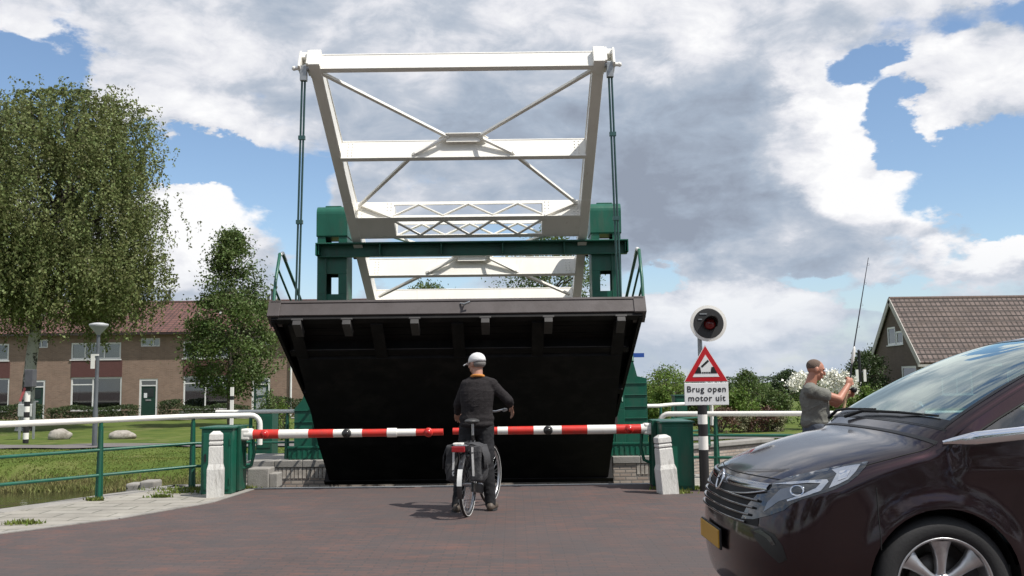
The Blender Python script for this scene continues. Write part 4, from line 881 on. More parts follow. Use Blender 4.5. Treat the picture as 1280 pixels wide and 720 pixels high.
railing('railing', [(-5.75, FLy+.1, 0), (-5.1, FLy, 0), (-4.4, FLy, 0), (-3.78, FLy, 0)], 'short far railing with white handrail left of the left green tower', posts=[(-5.05, FLy, 0), (-4.35, FLy, 0)], mids=(.34,))
railing('railing', [(2.1, 19.35, 0), (2.9, 19.35, 0), (3.35, 20.4, 0), (4.35, 19.45+2.1, 0)], 'far railing with white handrail right of the right green tower', posts=[(2.95, 19.4, 0), (3.35, 20.4, 0), (4.3, 21.45, 0)], mids=(.62, .34), end=.5)
# barrier cabinets and arms
def cabinet(x0, x1, y0, y1, h, t, lean=0):
    m = MB(); m.b2((x0, y0, .0), (x1, y1, h)); bx = m.build('cabinet', GREEN, t, bev=.012)
    m = MB(); m.b2((x0-.02, y0-.02, h), (x1+.02, y1+.02, h+.025)); m.build('lid', GREEN, bx, bev=.006)
    m = MB(); m.b2((x0+.03, y0-.012, .06), (x1-.03, y0-.001, h-.05)); d = m.build('door', GREEN, bx, bev=.004)
    m = MB(); m.b2((x0+.05, y0-.022, h*.5), (x0+.075, y0-.012, h*.5+.10)); m.build('lock', DARK, d)
    m = MB()
    for z in (h*.2, h*.8): m.tube([(x1-.03, y0-.012, z-.04), (x1-.03, y0-.012, z+.04)], .01, 8)
    m.build('hinge', GREEND, d)
def lampd(p, m_, parent, r=.055, nm='signal_lamp'):
    m = MB(); m.lathe([(0, -.03), (r*.8, -.025), (r, 0), (r, .03), (0, .03)], p, 'Y', 16); l_ = m.build(nm, m_, parent)
    return l_
REDL = mat('red_lens', (.45, .012, .01), .2, coat=.5, var=.1)
def barrier(s, bounds, lamps, y, z, label, cab, nm='barrier'):
    cols = bounds; t = thing(nm, label, 'barrier', ((cab[0]+cab[1])/2, (cab[2]+cab[3])/2, 0), 'red and white barriers closed across the road')
    cabinet(*cab, t)
    X = lambda px: at(px, 540, y).x
    segs = []
    m = MB(); xa, xb = X(bounds[0][0]), X(bounds[-1][1]); n = len(bounds)
    m.mats = None
    for i, (a, b, c) in enumerate(bounds):
        xa, xb = X(a), X(b); m.cm = c
        k = i/(n-1); r = .066-.020*k if s < 0 else .046+.020*k
        tip = (s < 0 and i == n-2); r1 = r
        m.tube([(xa, y, z), (xb, y, z)], r, 16)
        if tip: m.tube([(xa-.01, y, z), (xa+.12, y, z)], r+.013, 16)
    ar = m.build('arm', [REDP, WHITE], t)
    for px, c in lamps:
        p = Vector((X(px), y-.07, z)); b_ = MB(); b_.lathe([(.0, -.0), (.058, -.0), (.064, .02), (.05, .06), (0, .06)], p, 'Y', 16); lm_ = b_.build('lamp_housing', REDP if c == 0 else DARK, ar)
        lampd(p-Vector((0, .012, 0)), REDL if c == 0 else mat('dark_lens', (.02, .018, .017), .15), lm_, .045, 'lens')
    hx = xa_ = cab[1] if s < 0 else cab[0]
    m = MB(); m.b2((min(hx, hx-s*.16), y-.06, z-.075), (max(hx, hx-s*.16), y+.16, z+.075)); m.build('hub', WHITE, t, bev=.02)
    m = MB(); m.b2((min(hx, hx-s*.07), y-.1, .02), (max(hx, hx-s*.05), y+.22, z+.12)); m.build('pivot_plate', GREEND, t, bev=.01)
    m = MB(); m.tube([(hx-s*.18, y+.05, z-.05), (hx-s*.20, y+.05, z-.25), (hx-s*.16, y+.05, z-.42), (hx-s*.06, y+.05, z-.46)], .022, 8); m.build('counter_lever', GREEN, t)
    return t
BY = 13.15; BZL = at(430, 541.5, BY).z; BZR = at(690, 537.5, BY).z
Rr, Ww = 0, 1
cl0 = gp(253, 613); cl1 = gp(305, 613)
barrier(-1, [(306, 317, Ww), (317, 349, Rr), (349, 386, Ww), (386, 417, Rr), (417, 453, Ww), (453, 485, Rr), (485, 520, Ww), (520, 554, Rr)], [(332, 0), (434, 1), (536, 0)], BY, BZL, 'left barrier arm with red and white bands on a green cabinet', (at(252, 600, 12.9).x, at(291, 600, 12.9).x, 12.85, 13.55, at(275, 536, 12.9).z))
cR = at(829, 600, 12.6).x
barrier(1, [(566, 576, Rr), (576, 603, Ww), (603, 622, Rr), (622, 635, Ww), (635, 667, Rr), (667, 702, Ww), (702, 734, Rr), (734, 770, Ww), (770, 801, Rr), (801, 813, Ww)], [(685, 1), (786, 0)], BY, BZR, 'right barrier arm with red and white bands on a green cabinet', (cR, at(868, 600, 12.65).x, 12.62, 13.5, at(845, 529, 12.65).z))
# far barrier cabinets standing on the other bank
def far_cab(px0, px1, pyt, Y, label):
    x0, x1 = at(px0, 540, Y).x, at(px1, 540, Y).x; h = at((px0+px1)/2, pyt, Y).z; t = thing('control_cabinet', label, 'cabinet', ((x0+x1)/2, Y+.3, 0), 'control cabinets on the far bank')
    m = MB(); m.b2((x0, Y, -.15), (x1, Y+.55, h)); c = m.build('housing', GREEND, t, bev=.012); m = MB(); m.b2((x0+.03, Y-.012, .1), (x1-.03, Y-.001, h-.08)); m.build('door', GREEND, c, bev=.004); m = MB(); m.b2((x0-.02, Y-.02, h), (x1+.02, Y+.57, h+.025)); m.build('lid', GREEND, c)
far_cab(320, 340, 514, 20.8, 'green control cabinet on the far bank behind the left barrier'); far_cab(845, 860, 495, 24.5, 'green control cabinet on the far bank seen beside the sign plate'); far_cab(386, 398, 528, 20.6, 'narrow green control cabinet next to the left tower base')
# bollards
def bollard(px0, px1, pyt, pyb, label, tilt, fy=-2):
    c = gp((px0+px1)/2, pyb+fy); sc_ = F/c.y; w = (px1-px0)/sc_*.80; h = (pyb-pyt)/sc_
    t = thing('bollard', label, 'bollard', c, 'white bollards beside the cabinets')
    M = Matrix.Translation(c) @ Matrix.Rotation(tilt, 4, 'Y') @ Matrix.Rotation(R(12), 4, 'Z')
    m = MB(M); wl = w*1.12
    def ring(wd, z): return [(-wd/2, -wd/2, z), (wd/2, -wd/2, z), (wd/2, wd/2, z), (-wd/2, wd/2, z)]
    rs = [ring(wl, -.05), ring(wl*1.0, h*.42), ring(w*.94, h*.50), ring(w*.9, h*.765), ring(w*.82, h*.775), ring(w*.82, h*.79), ring(w*.9, h*.80), ring(w*.9, h*.835), ring(w*.82, h*.845), ring(w*.82, h*.86), ring(w*.9, h*.87), ring(w*.88, h*.955), ring(w*.45, h)]
    vs = [p for r_ in rs for p in r_]; fs = [(i*4+k, i*4+(k+1) % 4, (i+1)*4+(k+1) % 4, (i+1)*4+k) for i in range(len(rs)-1) for k in range(4)]; fs.append(tuple(range(len(vs)-4, len(vs))))
    m._add(vs, fs); m.build('post', mat('weathered_white_wood', (.66, .65, .61), .75, var=.1, vs=6, stretch=(3, 3, .6), dirt=(.30, .28, .25), ds=3.5, dth=(.52, .70), bump=.4), t, bev=.008)
    for z in (.782, .852): m = MB(M); m.b2((-w*.415, -w*.415, h*(z-.008)), (w*.415, w*.415, h*(z+.008))); m.build('groove_band', mat('grey_band', (.10, .10, .10), .7), t)
bollard(258, 280, 543, 623, 'weathered white bollard in front of the left green cabinet', 0)
bollard(823, 847, 541, 613, 'clean white bollard leaning slightly in front of the right green cabinet', R(-4.5), 4)
# bridge signal and warning sign
def sign():
    Y = 12.5; b = at(881, 611, Y); x = b.x; t = thing('bridge_signal', 'round red bridge signal lamp over triangular warning sign on striped post', 'traffic sign', (x, Y, 0))
    m = MB(); z = 0; k = 0; z1 = at(882, 506, Y).z
    zz = [-.02, at(882, 571, Y).z-.0, at(882, 571-0, Y).z]
    bands = [(0, at(881, 549, Y).z, 0), (at(881, 549, Y).z, at(881, 527+1, Y).z, 1)]
    ys = [(611, 562, 0), (562, 545, 1), (545, 530, 0), (530, 518, 1), (518, 506, 0)]
    for a, c, col in ys:
        m.cm = col; za = -.02 if a == 611 else at(881, a, Y).z; zb = at(881, c, Y).z; m.lathe([(.062, za), (.062, zb)], (x, Y, 0), 'Z', 20)
    m.build('post', [mat('post_black', (.016, .015, .015), .5), WHITE], t)
    m = MB(); m.tube([(x, Y+.02, z1-.01), (x, Y+.02, at(882, 395, Y).z)], .03, 10); m.build('upper_post', GALV, t)
    # text plate
    pa = at(855, 478, Y-.05); pb = at(911, 506, Y-.05); xm = (pa.x+pb.x)/2; w = (pb.x-pa.x)/2; za, zb = at(883, 506.5, Y-.05).z, at(883, 478.5, Y-.05).z
    SW = mat('sign_white', (.78, .79, .78), .4, var=.03); SR = mat('sign_red', (.50, .014, .022), .4, var=.05); SB = mat('sign_black', (.012, .012, .012), .5)
    m = MB(); m.b2((xm-w, Y-.062, za), (xm+w, Y-.045, zb)); pl = m.build('text_plate', SW, t, bev=.006)
    for i, txt in enumerate(('Brug open', 'motor uit')):
        cv = bpy.data.curves.new('lettering', 'FONT'); cv.body = txt; cv.size = .109; cv.align_x = 'CENTER'; cv.align_y = 'CENTER'; cv.extrude = .0015; cv.offset = .0010; cv.space_character = 1.12
        o = bpy.data.objects.new('tmp_text', cv); COL.objects.link(o); me = eval_mesh(o); bpy.data.objects.remove(o)
        M = Matrix.Translation((xm, Y-.0645, zb-(zb-za)*(.29+.40*i))) @ Matrix.Rotation(math.pi/2, 4, 'X'); me.transform(M); me.transform(Matrix.Translation(-ORG[t])); me.materials.clear(); me.materials.append(SB); o = place(me, 'lettering', pl, ORG[t]); ORG[pl] = ORG[t]
    # triangle
    apex = at(881.5, 431, Y-.05); L_ = at(855.5, 478, Y-.05); R_ = at(911.5, 478, Y-.05); cxz = Vector(((apex.x), 0, (L_.z*2+apex.z)/3)); hw_ = (R_.x-L_.x)/2; zb2 = zb+.012; ht = apex.z-zb2
    def tri(k, y, off=0):
        c = Vector((xm, zb2+ht/3)); return [(xm+(-hw_)*k, c.y+(zb2-c.y)*k), (xm+hw_*k, c.y+(zb2-c.y)*k), (xm, c.y+(zb2+ht-c.y)*k)]
    def tp(k, y0, y1, nm, mt, par): m = MB(); m.prism(tri(k, 0), (0, y0, 0), (1, 0, 0), (0, 0, 1), (0, y1-y0, 0)); return m.build(nm, mt, par)
    bk = tp(1.0, Y-.060, Y-.045, 'triangle_plate', SW, t); rd = tp(.955, Y-.0625, Y-.0605, 'red_border', SR, bk); wh = tp(.60, Y-.0655, Y-.063, 'white_field', SW, bk)
    m = MB(); c = tri(.60, 0); y0, y1 = Y-.069, Y-.0662; zz0 = c[0][1]+.016
    m.prism([(c[0][0]+.028, zz0+.03), (c[0][0]+.115, zz0+.03), (c[0][0]+.10, zz0+.11), (c[0][0]+.075, zz0+.115)], (0, y0, 0), (1, 0, 0), (0, 0, 1), (0, y1-y0, 0))
    m.prism([(c[1][0]-.115, zz0+.03), (c[1][0]-.028, zz0+.03), (c[1][0]-.07, zz0+.115), (c[1][0]-.10, zz0+.11)], (0, y0, 0), (1, 0, 0), (0, 0, 1), (0, y1-y0, 0))
    for q in range(5): m.b2((c[0][0]+.125+q*.022, y0, zz0+.03), (c[0][0]+.14+q*.022, y1, zz0+.048))
    m.bar((xm-.055, (y0+y1)/2, zz0+.12), (xm+.035, (y0+y1)/2, zz0+.20), .003, .028, up=(0, 1, 0)) if False else m.prism([(xm-.062, zz0+.125), (xm-.045, zz0+.105), (xm+.045, zz0+.185), (xm+.028, zz0+.205)], (0, y0, 0), (1, 0, 0), (0, 0, 1), (0, y1-y0, 0))
    m.build('drawbridge_symbol', SB, bk)
    # round signal
    c = at(884.5, 404.5, Y); r = 22.7*Y/F; m = MB(); m.lathe([(0, -.045), (r, -.045), (r, -.055), (r*.83, -.06)], c, 'Y', 40, False); m.lathe([(r, -.045), (r, -.055)], c, 'Y', 40)
    m.cm = 1; m.lathe([(r*.83, -.061), (r*.80, -.066), (0, -.066)], c, 'Y', 40, False); m.cm = 0; m.build('round_board', [WHITE, mat('signal_black', (.03, .03, .03), .6)], t)
    m = MB(); m.lathe([(.0, -.20), (.0, 0), (.0, .0)], c, 'Y', 4); m = MB(); c2 = c+Vector((.012, 0, -.005))
    a = np.linspace(R(-25), R(205), 18); P = [[(c2.x+.088*math.cos(q), Y-.066, c2.z+.088*math.sin(q)) for q in a], [(c2.x+.098*math.cos(q), Y-.066-.20*max(.25, (math.sin(q)+.45)/1.45), c2.z+.098*math.sin(q)) for q in a]]
    m.grid(P); m.lathe([(.088, -.0), (.088, -.03)], c2+Vector((0, -.064, 0)), 'Y', 24); vz = m.build('visor', DARK, t); sm_ = vz.modifiers.new('thick', 'SOLIDIFY'); sm_.thickness = .004
    m = MB(); m.lathe([(0, -.105), (.05, -.098), (.078, -.080), (.083, -.067)], c2, 'Y', 24); m.build('lens', mat('red_signal_lens', (.17, .008, .008), .25, coat=.6), t)
    m = MB(); m.b2((c.x-.10, Y-.045, c.z-.1), (c.x+.1, Y+.10, c.z+.1)); m.build('lamp_box', DARK, t, bev=.02)
    m = MB(); m.b2((c.x-.115, Y-.073, c.z+.115), (c.x-.02, Y-.0665, c.z+.13)); m.b2((c.x-.135, Y-.073, c.z+.045), (c.x-.085, Y-.0665, c.z+.06)); m.build('clip', GALV, t)
sign()
# street lamp
def lamp():
    Y = 28; p = gp(118, 560, -.3); p = at(118, 560, Y); x = p.x; zt = at(121, 405, Y).z; t = thing('street_lamp', 'grey post top street lamp with conical glass head on the left lawn', 'street lamp', (x, Y, -.3))
    m = MB(); m.tube([(x, Y, -.35), (x, Y, .8), (x, Y, .85), (x+.02, Y, zt-.32)], [.075, .07, .055, .048], 12); m.build('post', mat('lamp_grey', (.12, .13, .14), .5, .3), t)
    m = MB(); m.lathe([(.05, zt-.32), (.07, zt-.28), (.24, zt-.09), (.27, zt-.04), (.26, zt-.02)], (x+.02, Y, 0), 'Z', 24); m.build('diffuser', mat('grey_diffuser', (.33, .34, .35), .35, var=.05), t)
    m = MB(); m.lathe([(.275, zt-.03), (.26, zt-.0), (.12, zt+.035), (0, zt+.045)], (x+.02, Y, 0), 'Z', 24); m.build('cap', mat('lamp_cap', (.42, .43, .43), .5), t)
    m = MB(); m.b2((x-.16, Y-.06, zt-1.30), (x-.05, Y-.03, zt-.90)); m.b2((x-.16, Y-.06, zt-.93), (x+.06, Y-.02, zt-.88)); m.build('small_plate', WHITE, t)
lamp()
# striped signal seen from behind + control box by the birch
def back_signal():
    Y = 30; x = at(34, 500, Y).x; t = thing('striped_signal_post', 'black and white striped post with dark signal head seen in front of the birch trunk', 'signal post', (x, Y, -.3))
    m = MB(); ys = [(562, 549, 0), (549, 541, 1), (541, 531, 0), (531, 522, 1), (522, 515, 0), (515, 508, 1), (508, 502, 0), (502, 496, 1), (496, 489, 1), (489, 480, 0)]
    for a, c, k in ys: m.cm = k; m.lathe([(.085, at(34, a, Y).z), (.085, at(34, c, Y).z)], (x, Y, 0), 'Z', 14)
    m.build('post', [mat('post_black', (.02,)*3), WHITE], t)
    z0, z1 = at(34, 484, Y).z, at(34, 462, Y).z; m = MB(); m.b2((x-.05, Y-.14, z0), (x+.22, Y+.12, z1)); m.build('signal_head', mat('grey_signal_box', (.09, .09, .10), .6), t, bev=.02)
    m = MB(); z = at(34, 492, Y).z; m.prism([(-.16, -.22), (-.10, -.25), (.05, .16), (-.02, .2)], (x-.05, Y-.09, z), (1, 0, 0), (0, 0, 1), (0, .012, 0)); m.build('red_flag_plate', mat('faded_red', (.45, .10, .10), .6), t)
back_signal()
x_ = at(34, 510, 33).x; m = MB(); m.b2((x_-.28, 33, -.3), (x_-.22, 33.06, at(34, 502, 33).z)); m.b2((x_+.20, 33, -.3), (x_+.26, 33.06, at(34, 502, 33).z)); m2 = m
t = thing('utility_box', 'pale grey utility box on two legs beside the birch trunk', 'utility box', (x_, 33.1, -.3)); m.build('leg', GALV, t)
m = MB(); m.b2((x_-.3, 32.95, at(34, 521, 33).z), (x_+.16, 33.2, at(34, 505, 33).z)); m.build('housing', mat('pale_box', (.45, .46, .45), .6), t, bev=.02)
# white marker post
Y = 29; p = at(289.5, 527, Y); t = thing('marker_post', 'slim white marker post with black bands in front of the curtained house', 'post', (p.x, Y, -.3)); m = MB(); 
for a, c, k in ((532, 518, 1), (518, 513, 0), (513, 500, 1), (500, 495, 0), (495, 484, 1)): m.cm = k; m.b2((p.x-.045, Y-.04, at(289, a, Y).z), (p.x+.045, Y+.04, at(289, c, Y).z))
m.build('post', [mat('post_black', (.02,)*3), WHITE], t)
# boulders
def boulder(px, py, w, h, Y, label, seed):
    c = at(px, py, Y); rx = w*Y/F/2; rz = h*Y/F/2; m = MB(); rnd = random.Random(seed); m.sphere((0, 0, 0), (rx, rx*.7, rz), 22)
    off = seed*3.3; v = []
    for q in m.v:
        k = 1+.22*noise.noise(q.normalized()*1.7+Vector((off, 0, 0)))+.07*noise.noise(q.normalized()*5+Vector((off, 1, 0))); q = q*k; q.z = max(q.z, -rz*.7); v.append(q+Vector((c.x, Y, -.28+rz*.65)))
    m.v = v; o = m.build('boulder', mat('pale_boulder', (.36, .33, .29), .95, var=.2, vs=5, dirt=(.17, .15, .12), ds=3, dth=(.5, .65), bump=.8, bs=8), origin=(c.x, Y, -.3)); tag(o, label, 'boulder', 'pale boulders on the left lawn')
boulder(74, 543, 29, 16, 32.5, 'rounded pale boulder between the birch and the street lamp', 1); boulder(153, 543, 34, 13, 32.5, 'long flat pale boulder right of the street lamp', 2)
# pale stones in the bank at the water's edge
m = MB(); c = at(187, 603, 20.2); m.b2((c.x-.16, 20.05, -.72), (c.x+.16, 20.5, -.50)); o = m.build('edging_stone', CONC, bev=.04); tag(o, 'bright pale edging stone in the grass bank left of the bollard', 'stone')
m = MB(); c = at(168, 604, 20.2); m.b2((c.x-.15, 20.1, -.78), (c.x+.13, 20.5, -.55)); o = m.build('edging_stone', CONC, bev=.04); tag(o, 'dull smaller edging stone beside the bright one in the bank', 'stone')
# street name sign
Y = 25; p = at(797, 444, Y); t = thing('street_name_sign', 'small blue street name plate on thin pole right of the bridge', 'street sign', (p.x-.2, Y, -.1)); m = MB(); m.tube([(p.x-.22, Y, -.2), (p.x-.22, Y, p.z+.08)], .025, 8); m.build('pole', GALV, t); m = MB(); m.b2((p.x-.19, Y-.01, p.z-.055), (p.x+.17, Y+.01, p.z+.055)); m.build('plate', mat('blue_enamel', (.03, .09, .36), .35), t, bev=.003); m = MB(); m.b2((p.x-.17, Y-.014, p.z-.012), (p.x+.15, Y-.0105, p.z+.012)) 
# dark mast with pale panels
Y = 34; p = at(1075, 470, Y); t = thing('signal_mast', 'dark slim mast with two pale panels left of the brown house', 'mast', (p.x, Y, -.3)); m = MB(); m.tube([(p.x, Y, -.3), (p.x, Y, at(1077, 438, Y).z)], .055, 8); m.build('pole', DARK, t)
for dx in (-.13, .14): m = MB(); m.b2((p.x+dx-.05, Y-.12, at(1075, 477, Y).z), (p.x+dx+.04, Y-.06, at(1075, 462, Y).z)); m.build('panel', WHITE, t)

# ================================================================== PEOPLE AND BICYCLE
def cap(m, a, ra, b, rb, n=14):
    a, b = Vector(a), Vector(b); ts = [0, .25, .5, .75, 1]; m.tube([a.lerp(b, k) for k in ts], [ra+(rb-ra)*k for k in ts], n); m.sphere(a, ra, n); m.sphere(b, rb, n)
def chain(m, *pr_):
    for (a, ra), (b, rb) in zip(pr_[:-1], pr_[1:]): cap(m, a, ra, b, rb)
def ell(m, c, r, rot=None): m.sphere(c, r, 18, rot)
def fuse(m, name, mt, parent, voxel=.008, smooth=6, wr=0.0, ws=9.0, dec=None):
    """fuse overlapping volumes into one continuous skin"""
    o = m.build('tmp_fuse', mt, None, origin=(0, 0, 0)); r = o.modifiers.new('r', 'REMESH'); r.mode = 'VOXEL'; r.voxel_size = voxel; s_ = o.modifiers.new('s', 'SMOOTH'); s_.iterations = smooth; s_.factor = .6
    me = eval_mesh(o); bpy.data.objects.remove(o)
    n = len(me.vertices); co = np.empty(n*3, np.float32); me.vertices.foreach_get('co', co); co = co.reshape(-1, 3)
    if wr:
        me.update(); nr = np.empty(n*3, np.float32); me.vertices.foreach_get('normal', nr); nr = nr.reshape(-1, 3)
        d = np.array([.6*noise.noise(Vector((p[0]*ws*.7, p[1]*ws*.7, p[2]*ws)))+1.1*(.35-abs(noise.noise(Vector(((p[0]+p[2]*.8)*ws*.9, p[1]*ws*.9, (p[2]-p[0]*.6)*ws*1.5)))))**3*8+.25*noise.noise(Vector((p[0]*ws*3, p[1]*ws*3, p[2]*ws*3))) for p in co]); co = co+nr*(d*wr)[:, None]
    co = co-np.array(ORG[parent], np.float32); me.vertices.foreach_set('co', co.ravel()); me.materials.clear(); me.materials.append(mt); me.polygons.foreach_set('use_smooth', [True]*len(me.polygons)); me.update(); me.name = name
    return place(me, name, parent, ORG[parent])
def hand(m, w, d, nrm, side, curl=.9, sc_=1.0):
    """palm and five fingers; w wrist, d pointing along the hand, nrm out of the back of the hand, side towards the thumb"""
    w, d, nrm, side = Vector(w), Vector(d).normalized(), Vector(nrm).normalized(), Vector(side).normalized()
    rot = Matrix((side, d, nrm)).transposed(); ell(m, w+d*.05*sc_, (.041*sc_, .052*sc_, .017*sc_), rot)
    for i, (o_, L) in enumerate(((.031, .072), (.011, .082), (-.010, .076), (-.030, .060))):
        p = w+d*.088*sc_+side*o_*sc_; q = p; ang = 0; pts = [(w+d*.05*sc_+side*o_*.8*sc_, .010*sc_)]
        for k in range(3):
            pts.append((q, (.0095-.001*k)*sc_)); ang += curl*(.55+.1*i*.3); q = q+(d*math.cos(ang)-nrm*math.sin(ang))*L*sc_*(.42, .33, .25)[k]
        pts.append((q, .0065*sc_)); chain(m, *pts)
    b = w+d*.03*sc_+side*.030*sc_; c = b+(side*.75+d*.6-nrm*.35*curl).normalized()*.04*sc_; e_ = c+(d*.9-nrm*.5*curl+side*.1).normalized()*.034*sc_; chain(m, (b, .0135*sc_), (c, .0115*sc_), (e_, .009*sc_))
SKIN = mat('skin', (.40, .215, .15), .5, var=.1, vs=8, bump=.05); SKINR = mat('tanned_skin', (.42, .19, .125), .5, var=.1, vs=8, bump=.05)
def head(m, c, fwd, s=1.0, tilt=0):
    """skull, jaw, nose, brow, ears; returns orientation"""
    f = Vector(fwd).normalized(); u = Vector((0, 0, 1)); sd_ = f.cross(u).normalized(); u = sd_.cross(f).normalized(); rot = Matrix((sd_, f, u)).transposed(); c = Vector(c)
    P = lambda x, y, z: c+(sd_*x+f*y+u*z)*s
    ell(m, P(0, -.008, .022), (.075*s, .094*s, .088*s), rot); ell(m, P(0, .03, -.045), (.056*s, .062*s, .060*s), rot); ell(m, P(0, .062, -.083), (.025*s, .022*s, .018*s), rot)
    cap(m, P(0, .088, .022), .010*s, P(0, .107, -.018), .0135*s, 10); ell(m, P(0, .093, -.052), (.022*s, .010*s, .007*s), rot); ell(m, P(0, .091, -.064), (.019*s, .009*s, .006*s), rot)
    for q in (-1, 1):
        ell(m, P(q*.03, .078, .036), (.024*s, .012*s, .009*s), rot); ell(m, P(q*.078, -.006, -.002), (.010*s, .019*s, .031*s), rot); ell(m, P(q*.04, .065, -.02), (.022*s, .02*s, .02*s), rot)
    return P, rot
def eyes(P, rot, parent, s=1):
    for q in (-1, 1):
        m = MB(); m.sphere(P(q*.031, .083, .014), .0115*s, 12, rot); e_ = m.build('eye', mat('eye_white', (.7, .68, .65), .3), parent); m = MB(); m.sphere(P(q*.031, .0915, .014), .0055*s, 8); m.build('iris', DARK, e_)
# ---------------- cyclist
YC = 10.9; S = F/YC
def C3(px, py, dy=0.0): return at(px, py, YC+dy)
t = thing('person', 'person in black jumper, dark trousers and white cap standing astride a bicycle', 'person', (-.42, YC, 0))
neck = C3(597, 466); hd = C3(596, 455, .03); fw = Vector((-.72, .66, -.12))
shL, shR = C3(583, 482, .03), C3(615, 481, .02); elR, haR = C3(635, 500, .02), C3(639, 508, .22); elL, haL = C3(573, 505, .10), C3(572, 517, .33)
pel = C3(596, 530, .02); hipL, hipR = pel+Vector((-.095, 0, -.03)), pel+Vector((.095, 0, -.03))
knR, anR = C3(609, 582, -.02), C3(613, 625, -.04); anR.z = .10; knL = C3(579, 585, .0); anL = C3(571, 628, -.12); anL.z = .10
toL, toR = anL+Vector((-.02, .15, -.055)), anR+Vector((.05, .14, -.055))
m = MB(); P, rot = head(m, hd, fw, 1.06); chain(m, (neck+Vector((0, .0, -.05)), .060), (hd+Vector((.01, -.01, -.05)), .056))
def torso(m, g=0.0, hip=True):
    chain(m, (neck+Vector((0, 0, -.09)), .062+g), (neck+Vector((0, .01, -.15)), .10+g))
    KK = ((.0, .165, .085), (.2, .185, .115), (.42, .180, .125), (.65, .168, .125), (.85, .170, .125), (1.0, .172, .12))
    for k in np.linspace(0, 1, 17):
        w, d = np.interp(k, [q[0] for q in KK], [q[1] for q in KK]), np.interp(k, [q[0] for q in KK], [q[2] for q in KK]); c = (neck+Vector((0, .0, -.13))).lerp(pel+Vector((0, 0, .02)), k); ell(m, c, (w+g, d+g, .075))
    chain(m, (shL, .062+g), (neck+Vector((0, 0, -.07)), .05+g), (shR, .062+g))
torso(m); chain(m, (shR, .052), (elR, .042), (haR.lerp(elR, .05), .028)); chain(m, (shL, .052), (elL, .042), (haL, .028))
hand(m, haR, (haR-elR).normalized()*.35+Vector((.12, .35, -.85)), (.6, -.55, .3), (-.3, .8, .1), .5, 1.0); hand(m, haL, (haL-elL)+Vector((0, .1, -.05)), (-.2, -.2, .9), (1, .1, 0), 1.2)
for hp, kn, an, to in ((hipL, knL, anL, toL), (hipR, knR, anR, toR)):
    chain(m, (hp, .080), (kn, .052), (an, .036)); chain(m, (an+Vector((0, -.03, -.05)), .035), (to, .028))
body = fuse(m, 'body', SKIN, t, .0055, 4); eyes(P, rot, body, .98)
m = MB(); g = .013; torso(m, g); chain(m, (shR, .066), (shR.lerp(elR, .5), .060), (elR, .056), (haR.lerp(elR, .42), .046)); chain(m, (shL, .066), (elL, .056), (haL.lerp(elL, .15), .042))
ell(m, pel+Vector((0, 0, .06)), (.198, .150, .11)); ell(m, pel+Vector((0, -.01, .0)), (.196, .148, .07)); KN = mat('black_knit', (.030, .027, .028), .95, var=.2, vs=30, bump=.5, bs=160, spec=.15)
fuse(m, 'jumper', KN, t, .008, 6, .009, 7)
m = MB(); ell(m, pel+Vector((0, .0, -.02)), (.178, .132, .13))
for hp, kn, an in ((hipL, knL, anL), (hipR, knR, anR)): chain(m, (hp+Vector((0, 0, -.02)), .103), (hp.lerp(kn, .5)+Vector((0, 0, 0)), .092), (kn, .076), (kn.lerp(an, .5), .070), (an+Vector((0, 0, -.02)), .062))
fuse(m, 'trousers', mat('dark_trousers', (.022, .022, .024), .85, var=.25, vs=14, bump=.3, bs=90, spec=.2), t, .009, 6, .014, 8)
SHM = mat('worn_leather_shoe', (.085, .065, .05), .6, var=.2)
for an, to in ((anL, toL), (anR, toR)):
    m = MB(); a0 = Vector((an.x, an.y-.045, .048)); b0 = Vector((to.x, to.y+.02, .042)); chain(m, (a0, .045), (a0.lerp(b0, .5)+Vector((0, 0, .012)), .048), (b0, .040)); chain(m, (an+Vector((0, -.02, -.02)), .042), (a0, .04))
    m.v = [Vector((p.x, p.y, max(p.z, .006))) for p in m.v]; s_ = fuse(m, 'shoe', SHM, t, .008, 4)
    m = MB(); m.prism([(math.cos(a)*.052, math.sin(a)*.14) for a in np.linspace(0, 2*math.pi, 18)[:-1]], a0.lerp(b0, .5)*1.0-Vector((0, 0, a0.lerp(b0, .5).z-.002)), (1, 0, 0), (0, 1, 0), (0, 0, .02)); m.build('sole', RUBBER, s_)
m = MB(); m.tube([neck+Vector((math.cos(a)*.066, math.sin(a)*.066, -.045-.012*math.sin(a)+.004)) for a in np.linspace(0, 2*math.pi, 20)[:-1]], .017, 8, closed=True); m.build('collar', mat('orange_collar', (.50, .20, .04), .8), t)
ell_ = MB(); f = fw.normalized(); sd_ = f.cross(Vector((0, 0, 1))).normalized(); u = sd_.cross(f).normalized(); rt = Matrix((sd_, f, u)).transposed()
m = MB(); n_ = 20; Pg = []
for i in range(9):
    th = math.pi/2*i/8; Pg.append([P(0, -.008, .020)+rt @ Vector((.090*math.cos(a)*math.cos(th), .110*math.sin(a)*math.cos(th), .108*math.sin(th)**.8)) for a in np.linspace(0, 2*math.pi, n_+1)])
m.grid(Pg); CAPM = mat('white_cotton', (.74, .73, .72), .85, var=.05, bump=.3, bs=120)
cp = m.build('cap', CAPM, t, weld=True); sm_ = cp.modifiers.new('t', 'SOLIDIFY'); sm_.thickness = .004
m = MB(); Pg = [[P(x*.085, .075+k*.095*math.sqrt(max(0, 1-(x*.92)**2)), .036-.018*k-.022*x*x) for x in np.linspace(-1, 1, 13)] for k in (0, .35, .7, 1)]
m.grid(Pg); pk = m.build('visor', CAPM, cp); sm_ = pk.modifiers.new('t', 'SOLIDIFY'); sm_.thickness = .005
m = MB(); m.sphere(P(0, -.03, .0), (.081, .080, .055), 16, rot); m.build('hair', mat('grey_hair', (.20, .19, .18), .9, bump=.5, bs=150), t)
